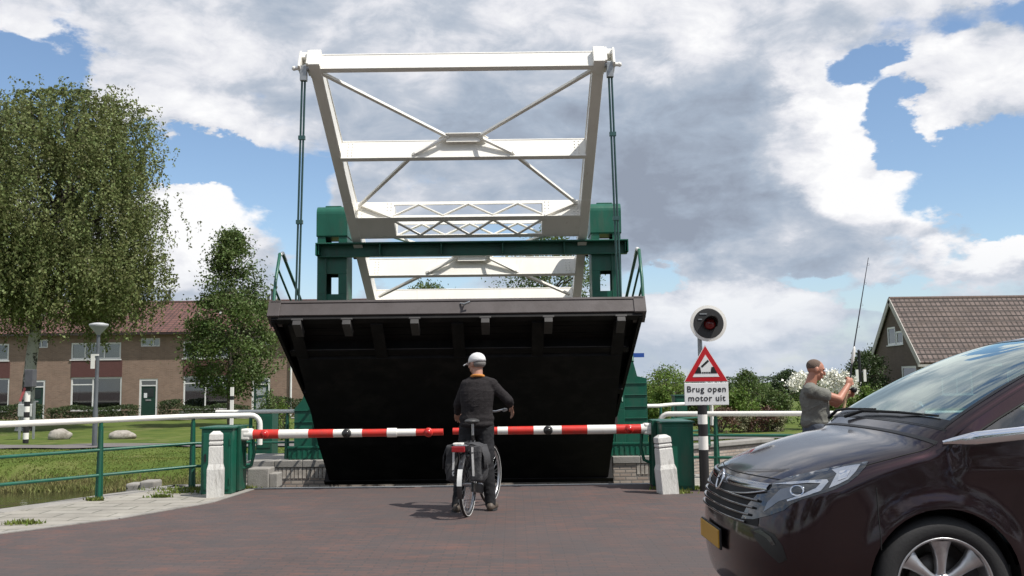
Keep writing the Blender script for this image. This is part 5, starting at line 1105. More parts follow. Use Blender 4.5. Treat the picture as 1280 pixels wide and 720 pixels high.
# ---------------- bicycle
def bicycle():
    bw = Vector((-.50, 10.40, .345)); yaw = R(11); h = Vector((math.sin(yaw), math.cos(yaw), 0)); sx = Vector((math.cos(yaw), -math.sin(yaw), 0)); up = Vector((0, 0, 1)); fwc = bw+h*1.10; sy_ = R(9); fh = Vector((math.sin(yaw+sy_), math.cos(yaw+sy_), 0)); fx = Vector((math.cos(yaw+sy_), -math.sin(yaw+sy_), 0))
    t = thing('bicycle', 'black city bicycle with panniers and red rear light under the man in the cap', 'bicycle', (bw.x+.1, bw.y+.5, 0))
    FR = mat('bicycle_black', (.02, .02, .022), .3, coat=.6); SIL = mat('bicycle_alloy', (.5, .5, .51), .3, .9)
    def L(a, b=0, c=0): return bw+h*a+sx*b+up*c
    def wheel(c, d, x, nm):
        w = MB(); w.tube([c+(d*math.cos(a)+up*math.sin(a))*.325 for a in np.linspace(0, 2*math.pi, 49)[:-1]], .0185, 10, closed=True); W_ = w.build(nm, RUBBER, t)
        w = MB(); w.tube([c+(d*math.cos(a)+up*math.sin(a))*.300 for a in np.linspace(0, 2*math.pi, 49)[:-1]], .013, 8, closed=True); w.build('rim', SIL, W_)
        w = MB(); w.tube([c-x*.05, c+x*.05], .022, 12); w.build('hub', SIL, W_)
        w = MB()
        for i in range(32): a = 2*math.pi*i/32; w.tube([c+x*(.03 if i % 2 else -.03)+(d*math.cos(a+.4)+up*math.sin(a+.4))*.02, c+(d*math.cos(a)+up*math.sin(a))*.295], .0016, 4)
        w.build('spokes', SIL, W_)
        w = MB(); w.tube([c+(d*math.cos(a)+up*math.sin(a))*.332+x*.017 for a in np.linspace(0, 2*math.pi, 49)[:-1]], .004, 5, closed=True); w.tube([c+(d*math.cos(a)+up*math.sin(a))*.328-x*.018 for a in np.linspace(0, 2*math.pi, 49)[:-1]], .004, 5, closed=True); w.build('reflective_band', mat('reflective_white', (.7, .7, .68), .4), W_)
    wheel(bw, h, sx, 'wheel'); wheel(fwc, fh, fx, 'wheel')
    bb = L(.46, 0, -.06); hs_ = L(.93, 0, .52); seat = L(.26, 0, .50)
    m = MB(); m.tube([bb, seat], .016, 8); m.tube([bb, bb+h*.18+up*.06, hs_-up*.12], .019, 8); m.tube([seat-up*.22, hs_-up*.16-h*.03], .015, 8); m.tube([hs_-up*.16, hs_+up*.06-h*.02], .020, 8)
    for q in (-1, 1): m.tube([bb+sx*.03*q, bw+sx*.06*q], .010, 6); m.tube([seat-up*.06+sx*.02*q, bw+sx*.06*q], .008, 6); m.tube([hs_-up*.17+fx*.03*q, fwc+up*.3+fx*.045*q-fh*.05, fwc+fx*.052*q], .011, 6)
    m.build('frame', FR, t)
    for c, d, a0, a1, nm in ((bw, h, R(10), R(200), 'mudguard'), (fwc, fh, R(10), R(170), 'mudguard')):
        w = MB(); x = sx if c is bw else fx; A = np.linspace(a0, a1, 26); w.grid([[c+(d*math.cos(a)+up*math.sin(a))*(.36-.010*abs(k))+x*.027*k for k in (-1, 0, 1)] for a in A]); o = w.build(nm, FR, t)
    w = MB(); w.grid([[bw+(h*math.cos(a)+up*math.sin(a))*.362+sx*.026*k for k in (-1, 0, 1)] for a in np.linspace(R(150), R(178), 8)]); w.build('mudguard_patch', mat('white_reflector', (.72, .72, .70), .4), t)
    m = MB(); m.tube([seat, seat+up*.13], .014, 8); sp = m.build('seat_post', SIL, t)
    m = MB(); sc0 = seat+up*.155; m.sphere(sc0-h*.03, (.085, .11, .03), 16, Matrix((sx, h, up)).transposed()); m.sphere(sc0+h*.09, (.03, .09, .022), 14, Matrix((sx, h, up)).transposed()); fuse(m, 'saddle', mat('saddle_vinyl', (.05, .05, .05), .45), t, .006, 4)
    m = MB(); st = hs_+up*.22-h*.03; m.tube([hs_+up*.05, st], .013, 8); m.tube([st+fx*.0, st+fh*.03+fx*.12, st+up*.03+fx*.25-fh*.02, st+up*.02+fx*.29-fh*.16], .011, 8); m.tube([st, st+fh*.03-fx*.12, st+up*.03-fx*.25-fh*.02, st+up*.02-fx*.29-fh*.16], .011, 8); hb = m.build('handlebar', SIL, t)
    for q in (-1, 1): m = MB(); m.tube([st+up*.022+fx*.282*q-fh*.06, st+up*.018+fx*.295*q-fh*.18], .017, 10); m.build('grip', mat('grip_grey', (.30, .30, .29), .6), hb)
    m = MB(); m.b2(L(.40, .03, -.17), L(.43, .04, -.0)); m.tube([bb, bb+sx*.09], .018, 8)
    m = MB(); m.tube([bb-sx*.07, bb+sx*.07], .02, 8); m.tube([bb+sx*.07, bb+sx*.075+h*.06-up*.15], .010, 8); m.tube([bb-sx*.07, bb-sx*.075-h*.06+up*.15], .010, 8); m.lathe([(.0, 0), (.085, 0), (.085, .006), (0, .006)], bb+sx*.05, 'X', 24); cr = m.build('crank', SIL, t)
    for q, e in ((1, h*.06-up*.15), (-1, -h*.06+up*.15)): m = MB(); c = bb+sx*.12*q+e; m.box(c, (.09, .07, .022), Matrix((sx, h, up)).transposed()); m.build('pedal', DARK, cr, bev=.004)
    m = MB(); m.bar(L(.44, .062, -.10), L(-.04, .062, -.03), .03, .10); m.build('chain_guard', FR, t, bev=.01)
    # carrier
    m = MB()
    for q in (-1, 0, 1): m.tube([L(-.28, .06*q, .42), L(.16, .06*q, .42)], .007, 6)
    for a in (-.28, -.1, .1): m.tube([L(a, -.065, .42), L(a, .065, .42)], .007, 6)
    for q in (-1, 1): m.tube([L(-.16, .06*q, .42), L(0, .065*q, .0)], .007, 6); m.tube([L(.16, .05*q, .42), seat-up*.12+sx*.02*q], .007, 6)
    m.build('carrier', SIL, t)
    rt = Matrix((sx, h, up)).transposed()
    m = MB(); m.box(L(-.31, -.02, .385), (.14, .035, .06), rt); m.build('rear_light', mat('red_rear_light', (.33, .01, .015), .25, coat=.5), t, bev=.008)
    PAN = mat('pannier_cloth', (.045, .045, .048), .85, var=.25, vs=9, bump=.4, bs=60)
    for q, mt in ((1, PAN), (-1, mat('pannier_dark', (.03, .03, .032), .8, var=.2))):
        m = MB(); m.box(L(-.02, .13*q, .23), (.12, .33, .37), rt); m.sphere(L(-.02, .155*q, .18), (.075, .17, .17), 16, rt); pn = fuse(m, 'pannier', mt, t, .010, 10, .012, 8)
        m = MB(); Pg = [[L(a, b*q, z) for a in (-.17, -.06, .06, .13)] for b, z in ((.02, .437), (.10, .435), (.19, .40), (.225, .30), (.23, .17))]; m.grid(Pg); fl = m.build('flap', mt, pn); s_ = fl.modifiers.new('t', 'SOLIDIFY'); s_.thickness = .01
        m = MB(); m.bar(L(-.19, .10*q, .40), L(-.185, .11*q, .10), .022, .006, up=h); m.build('reflective_strip', mat('reflective_white', (.7, .7, .68), .4), pn)
    m = MB(); m.box(L(-.18, -.05, .432), (.10, .10, .025), rt); m.build('white_pad', WHITE, t, bev=.006)
bicycle()
# ---------------- man with the fishing rod
YF2 = 10.6
def D3(px, py, dy=0.0): return at(px, py, YF2+dy)
t = thing('person', 'person with shaved head in grey t-shirt holding a fishing rod upright', 'person', (D3(1018, 500).x, YF2, 0))
hd = D3(1019.5, 462.5); neck = D3(1012, 477); fw = Vector((.93, -.08, -.30)); pel = D3(1019, 530); chest = D3(1018, 497)
shN, shF = D3(1013, 488, -.17), D3(1012, 486, .17); elN, haN = D3(1049, 499, -.16), D3(1061, 480, -.02); elF, haF = D3(1045, 505, .14), D3(1058.5, 495, .03)
m = MB(); P, rot = head(m, hd, fw, 1.0); chain(m, (neck+Vector((.0, 0, -.05)), .062), (hd+Vector((-.02, 0, -.04)), .058))
def torso2(m, g=0.0):
    a = neck+Vector((.02, 0, -.11)); b = pel+Vector((0, 0, .0))
    KK = ((0, .10, .165), (.2, .128, .185), (.4, .132, .185), (.6, .127, .175), (.8, .126, .170), (1.0, .124, .168))
    for k in np.linspace(0, 1, 17):
        w, d = np.interp(k, [q[0] for q in KK], [q[1] for q in KK]), np.interp(k, [q[0] for q in KK], [q[2] for q in KK])
        c = a.lerp(b, k)+Vector((.015*math.sin(k*3), 0, 0)); ell(m, c, (w+g, d+g, .075))
    chain(m, (shN, .058+g), (neck+Vector((.01, 0, -.07)), .055+g), (shF, .058+g))
torso2(m); chain(m, (shN, .055), (elN, .043), (haN, .029)); chain(m, (shF, .055), (elF, .043), (haF, .029))
rodd = (D3(1085, 322)-D3(1061, 478)).normalized()
hand(m, haN+Vector((-.02, -.02, -.03)), (.35, .15, .9), (.25, -.95, .1), (.6, .1, -.2), 1.3); hand(m, haF+Vector((-.03, .02, 0)), (.9, -.1, .3), (.1, .9, .2), (0, 0, 1), 1.3)
hipN, hipF = pel+Vector((0, -.095, -.05)), pel+Vector((0, .095, -.05)); knN, knF = Vector((pel.x+.03, YF2-.12, .48)), Vector((pel.x-.02, YF2+.12, .48)); anN, anF = Vector((pel.x-.02, YF2-.13, .09)), Vector((pel.x-.08, YF2+.14, .09))
for a, b, c in ((hipN, knN, anN), (hipF, knF, anF)): chain(m, (a, .085), (b, .055), (c, .038)); chain(m, (c-Vector((.03, 0, .05)), .035), (c+Vector((.15, 0, -.06)), .027))
body = fuse(m, 'body', SKINR, t, .0055, 4); eyes(P, rot, body)
m = MB(); m.sphere(P(0, -.022, .036), (.076, .091, .078), 18, rot); hr = m.build('hair', mat('cropped_hair', (.16, .115, .09), .95, bump=.6, bs=200), t)
m = MB(); torso2(m, .016); ell(m, pel+Vector((0, 0, .02)), (.150, .190, .10))
for sh_, el_ in ((shN, elN), (shF, elF)): chain(m, (sh_, .076), (sh_.lerp(el_, .52), .068))
fuse(m, 't_shirt', mat('grey_cotton', (.175, .175, .155), .9, var=.12, vs=12, bump=.35, bs=120, spec=.2), t, .009, 5, .017, 7)
m = MB(); ell(m, pel+Vector((0, 0, -.08)), (.138, .178, .12))
for a, b, c in ((hipN, knN, anN), (hipF, knF, anF)): chain(m, (a, .108), (b, .080), (c, .062))
fuse(m, 'trousers', mat('blue_grey_jeans', (.06, .07, .09), .9, var=.2, vs=12), t, .010, 5, .012, 8)
for a in (anN, anF):
    m = MB(); chain(m, ((a.x-.05, a.y, .048), .044), ((a.x+.17, a.y, .042), .040)); fuse(m, 'shoe', DARK, t, .009, 3)
# fishing rod (held, so a thing of its own)
p0 = D3(1053, 518, -.005); p1 = D3(1062, 477, -.005); p2 = D3(1068, 430, -.005); p3 = D3(1085.5, 322, .0)
t = thing('fishing_rod', 'long slim fishing rod with cork handle and white float held upright by the man', 'fishing rod', p0)
m = MB(); m.tube([p0, p0.lerp(p1, .5), p1], [.017, .015, .015], 10); m.build('cork_handle', mat('cork', (.55, .40, .24), .85, bump=.4), t)
m = MB(); m.tube([p1, p2, p2.lerp(p3, .5), p3], [.009, .0075, .006, .0035], 8); m.build('blank', mat('rod_blank', (.05, .05, .06), .35), t)
m = MB(); c = D3(1066.5, 444, -.03); ax = (p2-p1).normalized(); rt = Matrix((Vector((1, 0, 0)), ax.cross(Vector((1, 0, 0))), ax)).transposed(); m.sphere(c, (.02, .02, .10), 14, rt); m.build('float', WHITE, t)
m = MB(); m.lathe([(0, -.03), (.028, -.03), (.03, 0), (.028, .03), (0, .03)], p1+Vector((.035, -.02, -.09)), 'Y', 14); m.build('reel', DARK, t)
for k in (.2, .45, .7, .92): q = p2.lerp(p3, k); m = MB(); m.tube([q+Vector((.014+.012*math.cos(a), 0, .012*math.sin(a))) for a in np.linspace(0, 6.283, 11)[:-1]], .0018, 4, closed=True); m.build('line_guide', CHROME, t)
# unseen trees added behind the viewpoint to darken arm undersides and car reflections
for i, (x, y, zt, r) in enumerate(((-15, -13, 10, 4.2), (-7.5, -16, 9, 3.8), (1, -18, 10.5, 4.3), (9, -15, 9.5, 4.0), (16, -11, 10, 4.2), (-21, -4, 9, 4))):
    broadleaf(0, 0, y, zt, r, 'unseen added tree behind the viewpoint, number %d from the left' % (i+1) if False else ['unseen added tree far left behind the viewpoint', 'lower unseen added tree left behind the viewpoint', 'tallest unseen added tree straight behind the viewpoint', 'unseen added tree right behind the viewpoint', 'unseen added tree far right behind the viewpoint', 'unseen added tree at the left edge behind the viewpoint'][i], 'round', 1.2, 6000, .34, LT, 'unseen trees added behind the viewpoint', X=x)
# ================================================================== THE CAR
def car():
    X0, YC_, ZO = 1.20, 5.74, .045
    t = thing('parked_car', 'dark burgundy family car with yellow licence plate facing left in front of the railing', 'car', (X0+2.3, YC_, 0))
    def Wp(s, y, z): return Vector((X0+s, YC_-y, z+ZO))      # y > 0 is the near side
    PAINT = bpy.data.materials.new('burgundy_metallic'); PAINT.use_nodes = True; T = PAINT.node_tree; b = T.nodes['Principled BSDF']
    b.inputs['Base Color'].default_value = (.028, .0125, .0155, 1); b.inputs['Metallic'].default_value = .95; b.inputs['Roughness'].default_value = .36; b.inputs['Coat Weight'].default_value = 1; b.inputs['Coat Roughness'].default_value = .03
    n = T.nodes.new('ShaderNodeTexNoise'); n.inputs['Scale'].default_value = 900; tcn = T.nodes.new('ShaderNodeTexCoord'); T.links.new(tcn.outputs['Object'], n.inputs['Vector'])
    r = T.nodes.new('ShaderNodeMapRange'); T.links.new(n.outputs[0], r.inputs[0]); r.inputs['To Min'].default_value = .24; r.inputs['To Max'].default_value = .40; T.links.new(r.outputs[0], b.inputs['Roughness'])
    n2 = T.nodes.new('ShaderNodeTexNoise'); n2.inputs['Scale'].default_value = 2.5; n2.inputs['Detail'].default_value = 8; T.links.new(tcn.outputs['Object'], n2.inputs['Vector']); r2 = T.nodes.new('ShaderNodeMapRange'); T.links.new(n2.outputs[0], r2.inputs[0]); r2.inputs['To Min'].default_value = .02; r2.inputs['To Max'].default_value = .13; T.links.new(r2.outputs[0], b.inputs['Coat Roughness'])
    from bisect import bisect
    # centre profile: (s, z, ds, dz, half width)
    K = [(.16, .17, .34, .04, .80), (.02, .20, .40, .02, .84), (-.02, .30, .43, .0, .865), (-.035, .42, .44, .0, .88), (-.03, .54, .44, .0, .885), (-.01, .66, .43, -.005, .885), (.02, .75, .42, -.015, .885), (.06, .815, .40, -.035, .885), (.16, .875, .34, -.075, .885), (.30, .935, .27, -.105, .885), (.46, .99, .22, -.115, .885), (.64, 1.035, .19, -.11, .882), (.80, 1.07, .17, -.09, .872),
         (.90, 1.135, .14, -.055, .865), (1.10, 1.255, .15, -.04, .835), (1.35, 1.385, .15, -.035, .80), (1.60, 1.495, .15, -.04, .765), (1.85, 1.575, .13, -.055, .73), (2.10, 1.62, .06, -.075, .70), (2.5, 1.645, 0, -.085, .68), (3.0, 1.65, 0, -.085, .68), (3.5, 1.625, 0, -.085, .675), (4.0, 1.565, -.02, -.08, .66), (4.28, 1.50, -.06, -.07, .645), (4.42, 1.36, -.12, -.03, .66), (4.54, 1.12, -.14, -.0, .78), (4.60, .95, -.16, 0, .86), (4.63, .75, -.2, 0, .88), (4.66, .55, -.22, 0, .88), (4.63, .35, -.2, .0, .86), (4.5, .22, -.1, .02, .82)]
    A = np.array(K); d = np.concatenate([[0], np.cumsum(np.hypot(np.diff(A[:, 0]), np.diff(A[:, 1])))])
    def cr_(u, col):       # Catmull-Rom through the stations
        i = min(len(d)-2, max(0, bisect(d.tolist(), u)-1)); q = (u-d[i])/(d[i+1]-d[i]); p = [A[min(len(d)-1, max(0, i+k)), col] for k in (-1, 0, 1, 2)]
        h0 = d[i+1]-d[i]; m1 = (p[2]-p[0])/((d[i+1]-d[i-1]) if i > 0 else h0)*h0; m2 = (p[3]-p[1])/((d[i+2]-d[i]) if i < len(d)-2 else h0)*h0
        return (2*q**3-3*q*q+1)*p[1]+(q**3-2*q*q+q)*m1+(-2*q**3+3*q*q)*p[2]+(q**3-q*q)*m2
    nx = 2.5
    def S(u, th):          # th 0 centre .. pi/2 edge
        v = math.sin(th)**(2/nx); g = 1-max(0, math.cos(th))**(2/nx); return (cr_(u, 0)+cr_(u, 2)*g, cr_(u, 4)*v, cr_(u, 1)+cr_(u, 3)*g)
    uh = lambda k: d[k]
    NU, NT = 190, 22
    us = np.unique(np.concatenate([np.linspace(0, d[-1], NU), [uh(13)+.015, uh(17)+.05, uh(23)+.06, uh(25)-.02]])); ths = np.linspace(0, math.pi/2, NT)
    ths = np.unique(np.concatenate([ths, [1.22]]))
    um, ut = uh(13)+.015, uh(17)+.05; rm, rt_ = uh(23)+.06, uh(25)-.02
    G = [[S(u, th) for th in ths] for u in us]
    body = MB(); glassF = MB(); glassR = MB()
    def strip_(mb, sel, off=0, sgn=(1, -1)):
        for sg in sgn:
            for i in range(len(us)-1):
                for j in range(len(ths)-1):
                    uc = (us[i]+us[i+1])/2; tc_ = (ths[j]+ths[j+1])/2
                    if not sel(uc, tc_): continue
                    q = [G[i][j], G[i+1][j], G[i+1][j+1], G[i][j+1]]; mb._add([Wp(p[0], sg*p[1], p[2]) for p in q], [(0, 1, 2, 3) if sg > 0 else (3, 2, 1, 0)], True)
    isW = lambda u, th: um < u < ut and th < 1.22
    isR = lambda u, th: rm < u < rt_ and th < 1.22
    strip_(body, lambda u, th: not isW(u, th) and not isR(u, th)); strip_(glassF, isW); strip_(glassR, isR)
    # side panels
    edge = [S(u, math.pi/2) for u in np.linspace(0, d[-1], 420)]
    ex = np.array([(p[0], p[2], p[1]) for p in edge]); i0 = int(np.argmin(ex[:, 0])); i1 = int(np.argmax(ex[:, 0]))
    top = ex[i0:i1+1]; low = np.concatenate([ex[:i0+1][::-1]]); lowr = ex[i1:]
    outline = [(a, z) for a, z, _ in ex]
    # sill line closes the outline at the bottom
    def ytop(s): return float(np.interp(s, top[:, 0], top[:, 2]))
    def ztop(s): return float(np.interp(s, top[:, 0], top[:, 1]))
    belt = lambda s: float(np.interp(s, [.3, .9, 1.4, 3.0, 4.3], [.90, 1.03, 1.075, 1.12, 1.16]))
    WS = [(.915, .345), (3.675, .345)]; RW = .372
    def yside(s, z):
        zt = ztop(s); yt = ytop(s); zb = min(belt(s), zt)
        base = np.interp(s, [.3, .7, 1.0, 3.6, 4.3, 4.55], [.885, .902, .905, .905, .888, .87])
        yb = base - .012 if zt > belt(s)+.03 else (yt if zt-belt(s) < 0 else yt+(base-.012-yt)*min(1, (zt-belt(s))/.03))
        if z > zb and zt > zb+1e-4: q = (z-zb)/(zt-zb); y = yb+(yt-yb)*q**1.25
        else:
            q = max(0, min(1, (zb-z)/max(.1, zb-.2))); y = yb+(base-yb)*math.sin(min(1, q*3)*math.pi/2)-.055*max(0, q-.55)**1.5*2.2
            # body side crease and hollow door
            y += -.016*math.exp(-((z-.62)/.12)**2)*float(np.interp(s, [1.35, 1.7, 3.1, 3.4], [0, 1, 1, 0])) + .010*math.exp(-((z-.90)/.035)**2)*float(np.interp(s, [.9, 1.3, 3.8, 4.2], [0, 1, 1, 0]))
        for (cx, cz) in WS:
            r_ = math.hypot(s-cx, z-cz); 
            if z < .95: y += .022*math.exp(-((r_-RW-.01)/.055)**2)*min(1, max(0, (.95-z)/.2))
        # pull to the edge near the nose and tail
        ds_ = min((s-ex[:, 0].min())/.22, 1); y = yt_edge(s, z)*(1-ds_)+y*ds_ if ds_ < 1 else y
        return y
    lowx = low[:, 0]
    def yt_edge(s, z): return float(np.interp(z, np.sort(ex[:i0+40, 1]), ex[:i0+40, 2][np.argsort(ex[:i0+40, 1])]))
    def arch(c, a0, a1, n=26): return [(c[0]+RW*math.cos(a), c[1]+RW*math.sin(a)) for a in np.linspace(a0, a1, n)]
    zs_ = .20; ai = math.asin((zs_-.345)/RW)
    poly = [(a, z) for a, z in ((p[0], p[1]) for p in ex)]     # from low front over the top to low rear
    poly = poly[::2] + ([poly[-1]] if len(poly) % 2 == 0 else [])
    bottom = [(WS[1][0]+RW*math.cos(ai), zs_)] + arch(WS[1], ai, math.pi-ai)[1:] + [(s, zs_-.01) for s in np.linspace(WS[1][0]-RW*math.cos(ai)-.05, WS[0][0]+RW*math.cos(ai)+.05, 40)] + arch(WS[0], ai, math.pi-ai)
    poly = poly + bottom
    def inside(p, pg):
        c = False; n_ = len(pg); x, y = p; j = n_-1
        for i in range(n_):
            if (pg[i][1] > y) != (pg[j][1] > y) and x < (pg[j][0]-pg[i][0])*(y-pg[i][1])/(pg[j][1]-pg[i][1])+pg[i][0]: c = not c
            j = i
        return c
    def dens(pg, st):
        o = []
        for a, b_ in zip(pg, pg[1:]+pg[:1]):
            k = max(1, int(math.hypot(b_[0]-a[0], b_[1]-a[1])/st)); o += [(a[0]+(b_[0]-a[0])*i/k, a[1]+(b_[1]-a[1])*i/k) for i in range(k)]
        return o
    # side windows in (s, z)
    def up(s, m=.055): return ztop(s)-m
    wA = dens([(1.03, belt(1.03)+.022), (1.42, belt(1.42)+.025), (1.42, up(1.42, .062)), (1.25, up(1.25, .058)), (1.12, up(1.12, .055))], .05)
    wB = [(s, belt(s)+.03) for s in np.linspace(1.50, 2.42, 16)] + [(s, up(s, .075)) for s in np.linspace(2.42, 1.50, 20)]
    wC = [(s, belt(s)+.03) for s in np.linspace(2.52, 3.40, 16)] + [(s, up(s, .075)) for s in np.linspace(3.36, 2.52, 16)]
    wD = [(s, belt(s)+.03) for s in np.linspace(3.50, 4.12, 10)] + [(s, up(s, .085)) for s in np.linspace(4.0, 3.46, 10)]
    wins = [wA, wB, wC, wD]
    def tri2(outer, holes, st, margin=.012):
        pts = [Vector(p) for p in outer]; edges = [(i, (i+1) % len(outer)) for i in range(len(outer))]
        for h in holes:
            o = len(pts); pts += [Vector(p) for p in h]; edges += [(o+i, o+(i+1) % len(h)) for i in range(len(h))]
        xs = [p.x for p in pts]; zs = [p.y for p in pts]; allp = np.array([(p.x, p.y) for p in pts])
        k = 0; z = min(zs)
        while z < max(zs):
            for x in np.arange(min(xs)+(st/2 if k % 2 else 0), max(xs), st):
                if inside((x, z), outer) and not any(inside((x, z), h) for h in holes) and np.min(np.hypot(allp[:, 0]-x, allp[:, 1]-z)) > margin: pts.append(Vector((x, z)))
            z += st*.87; k += 1
        v, e_, f, *_ = delaunay_2d_cdt(pts, edges, [], 0, 1e-6)
        fs = []
        for q in f:
            c = sum((v[i] for i in q), Vector((0, 0)))/3
            if inside(c, outer) and not any(inside(c, h) for h in holes): fs.append(tuple(q))
        return v, fs
    v, fs = tri2(poly, wins, .035)
    for sg in (1, -1):
        body._add([Wp(p.x, sg*yside(p.x, p.y), p.y) for p in v], [f if sg < 0 else f[::-1] for f in fs], True)
    bo = body.build('body', PAINT, t, weld=True)
    bo_me = bo.data
    bvh = BVHTree.FromPolygons([Vector(q.co)+ORG[t] for q in bo_me.vertices], [tuple(p.vertices) for p in bo_me.polygons])
    GL = glass_mat('windscreen_glass', (.66, .80, .76), (.86, .97, .93), .0, .27); GS = glass_mat('side_glass', (.42, .58, .55), .95, .0, .12)
    gm = glassF.build('windscreen', GL, t, weld=True); glassR.build('rear_window', GS, t, weld=True)
    for w in wins:
        v, fs = tri2(w, [], .08, .02)
        for sg in (1, -1):
            m = MB(); m._add([Wp(p.x, sg*(yside(p.x, p.y)-.004), p.y) for p in v], [f if sg < 0 else f[::-1] for f in fs], True); m.build('side_window', GS, t)
    wd_ = lambda s: float(np.interp(s, [.945, 1.1, 1.4, 1.6], [.5, 1.9, 1.9, 1.0]))
    # black window surrounds, belt chrome, shut lines
    def line(pts, r, nm, mt, off=.0, sgs=(1, -1), par=None, prof=None):
        for sg in sgs:
            m = MB(); m.tube([Wp(p[0], sg*(yside(*p)+off), p[1]) for p in pts], r, 6); m.build(nm, mt, par or t)
    BL = mat('gap_black', (.006, .006, .006), .7)
    for sg in (1, -1):
        m = MB(); P = [[Wp(s, sg*(yside(s, belt(s)+z_)+.006+o_), belt(s)+z_*wd_(s)) for z_, o_ in ((-.012, -.004), (-.008, .005), (.014, .005), (.022, -.004))] for s in np.linspace(.945, 4.15, 60)]; m.grid(P); m.build('chrome_strip', CHROME, t)
        for w in wins: m = MB(); m.tube([Wp(p[0], sg*(yside(*p)+.001), p[1]) for p in w], .007, 6, closed=True); m.build('window_seal', BL, t)
    zl = lambda s: belt(s)-.015
    for pts in ([(1.455, z) for z in np.linspace(up(1.455, .02), .26, 26)], [(2.47, z) for z in np.linspace(up(2.47, .02), .22, 26)]): line(pts, .0032, 'door_gap', BL)
    line([(s_, z_) for s_, z_ in zip(np.linspace(.60, .60, 10), np.linspace(.82, .52, 10))], .0028, 'bumper_gap', BL)
    line([(s, .23) for s in np.linspace(1.46, 3.30, 30)], .003, 'sill_gap', BL)
    for s_, z_ in ((2.25, .93), (3.2, .95)):
        for sg in (1, -1): m = MB(); y = yside(s_, z_); m.tube([Wp(s_-.09, sg*(y+.0), z_), Wp(s_-.07, sg*(y+.035), z_), Wp(s_+.07, sg*(y+.035), z_+.005), Wp(s_+.09, sg*y, z_+.005)], .011, 8); m.build('door_handle', CHROME, t)
    # windscreen frame (black border), wipers, cowl
    m = MB()
    def sp(u, th, off=.0):
        p = S(u, abs(th)); q = S(u+.01, abs(th)); w_ = S(u, min(math.pi/2, abs(th)+.01)); n_ = (Vector(q)-Vector(p)).cross(Vector(w_)-Vector(p)); n_ = -n_ if n_.z < 0 else n_; n_.normalize(); a = Vector(p)+n_*off; return Wp(a.x, a.y if th >= 0 else -a.y, a.z)
    for sg in (1, -1):
        P = [[sp(u, sg*th, .002) for th in (1.16, 1.24)] for u in np.linspace(um-.02, ut+.02, 30)]; m.grid(P)
    for ua, ub in ((um-.03, um+.045), (ut-.05, ut+.01)): m.grid([[sp(u, th, .0025) for th in np.linspace(-1.22, 1.22, 40)] for u in (ua, (ua+ub)/2, ub)])
    m.build('windscreen_border', mat('ceramic_black', (.008, .008, .009), .25), t)
    m = MB(); m.grid([[sp(u, th, .004-.012*(k == 1)) for th in np.linspace(-1.30, 1.30, 40)] for k, u in enumerate((um-.115, um-.06, um-.02))]); m.build('cowl_panel', DARK, t)
    for th0, th1, ul in ((-.25, .95, .10), (-1.0, .0, .10)):
        m = MB(); pts = [sp(um-.05, th0, .02), sp(um+.01, th0+(th1-th0)*.15, .025), sp(um+.03, th0+(th1-th0)*.5, .02), sp(um+.05, th1, .014)]; m.tube(pts, [.011, .010, .008, .006], 6); m.build('wiper', BL, t)
    # bonnet shut lines on the surface
    m = MB()
    for sg in (1, -1): m.tube([sp(u, sg*th, .0005) for u, th in zip(np.linspace(uh(8)-.02, um-.10, 24), np.linspace(1.12, 1.27, 24))], .0030, 5)
    m.tube([sp(uh(7)+.03+.05*abs(th), th, .0005) for th in np.linspace(-1.1, 1.1, 30)], .003, 5); m.build('bonnet_gap', BL, t)
    # conforming pieces picked from outlines given as seen by the camera, mirrored to the far side
    def conform(px, nm, mt, off, par=None, step=4.0, mirror=True, thick=0, inner=None):
        pg = dens([tuple(map(float, p)) for p in px], step*1.1); v, fs = tri2(pg, [], step, step*.4); V_ = []
        for p in v:
            dr = ray(p.x, p.y).normalized(); h, n_, i_, ds_ = bvh.ray_cast(CO, dr)
            if h is None:
                h, n_, i_, ds_ = bvh.find_nearest(CO+dr*4.9)
            if n_.dot(dr) > 0: n_ = -n_
            V_.append(h+n_*off)
        obs = []
        for k in ((1, -1) if mirror else (1,)):
            m = MB(); m._add([q if k > 0 else Vector((q.x, 2*YC_-q.y, q.z)) for q in V_], fs, True); o = m.build(nm, mt, par or t)
            if thick: s_ = o.modifiers.new('t', 'SOLIDIFY'); s_.thickness = thick; s_.offset = 0
            obs.append(o)
        return obs
    HL = bpy.data.materials.new('headlight_cover'); HL.use_nodes = True; b = HL.node_tree.nodes['Principled BSDF']; b.inputs['Base Color'].default_value = (.03, .034, .04, 1); b.inputs['Roughness'].default_value = .04; b.inputs['Coat Weight'].default_value = 1; b.inputs['Metallic'].default_value = .3
    hl = conform([(927, 648), (935, 631), (948, 617), (964, 605), (984, 597), (1006, 592), (1029, 587), (1052, 582), (1071, 579), (1086, 577), (1082, 584), (1072, 595), (1060, 604), (1044, 612), (1025, 618), (1004, 624), (990, 630), (980, 638), (960, 645), (942, 649)], 'headlight', HL, .003)
    SV = mat('headlight_silver', (.55, .57, .60), .18, .9, var=.1); SVD = mat('headlight_dark_silver', (.20, .22, .25), .3, .8, var=.2)
    conform([(966, 606), (990, 603), (1018, 601), (1034, 600), (1036, 603), (1026, 614), (1008, 620), (985, 627), (984, 625), (1006, 617), (1020, 611), (1026, 605), (1010, 604.5), (990, 606.5)], 'light_guide', SV, .006)
    conform([(1040, 588), (1056, 584), (1068, 582), (1076, 581), (1070, 590), (1060, 600), (1048, 606), (1036, 611), (1042, 600), (1046, 593)], 'indicator_reflector', SV, .006); conform([(976, 612), (994, 608), (1006, 608), (1004, 616), (990, 622), (974, 627), (964, 634), (955, 640), (960, 628)], 'main_reflector', SVD, .005)
    circ = lambda x, y, rx, ry: [(x+rx*math.cos(a), y+ry*math.sin(a)) for a in np.linspace(0, 6.283, 15)[:-1]]
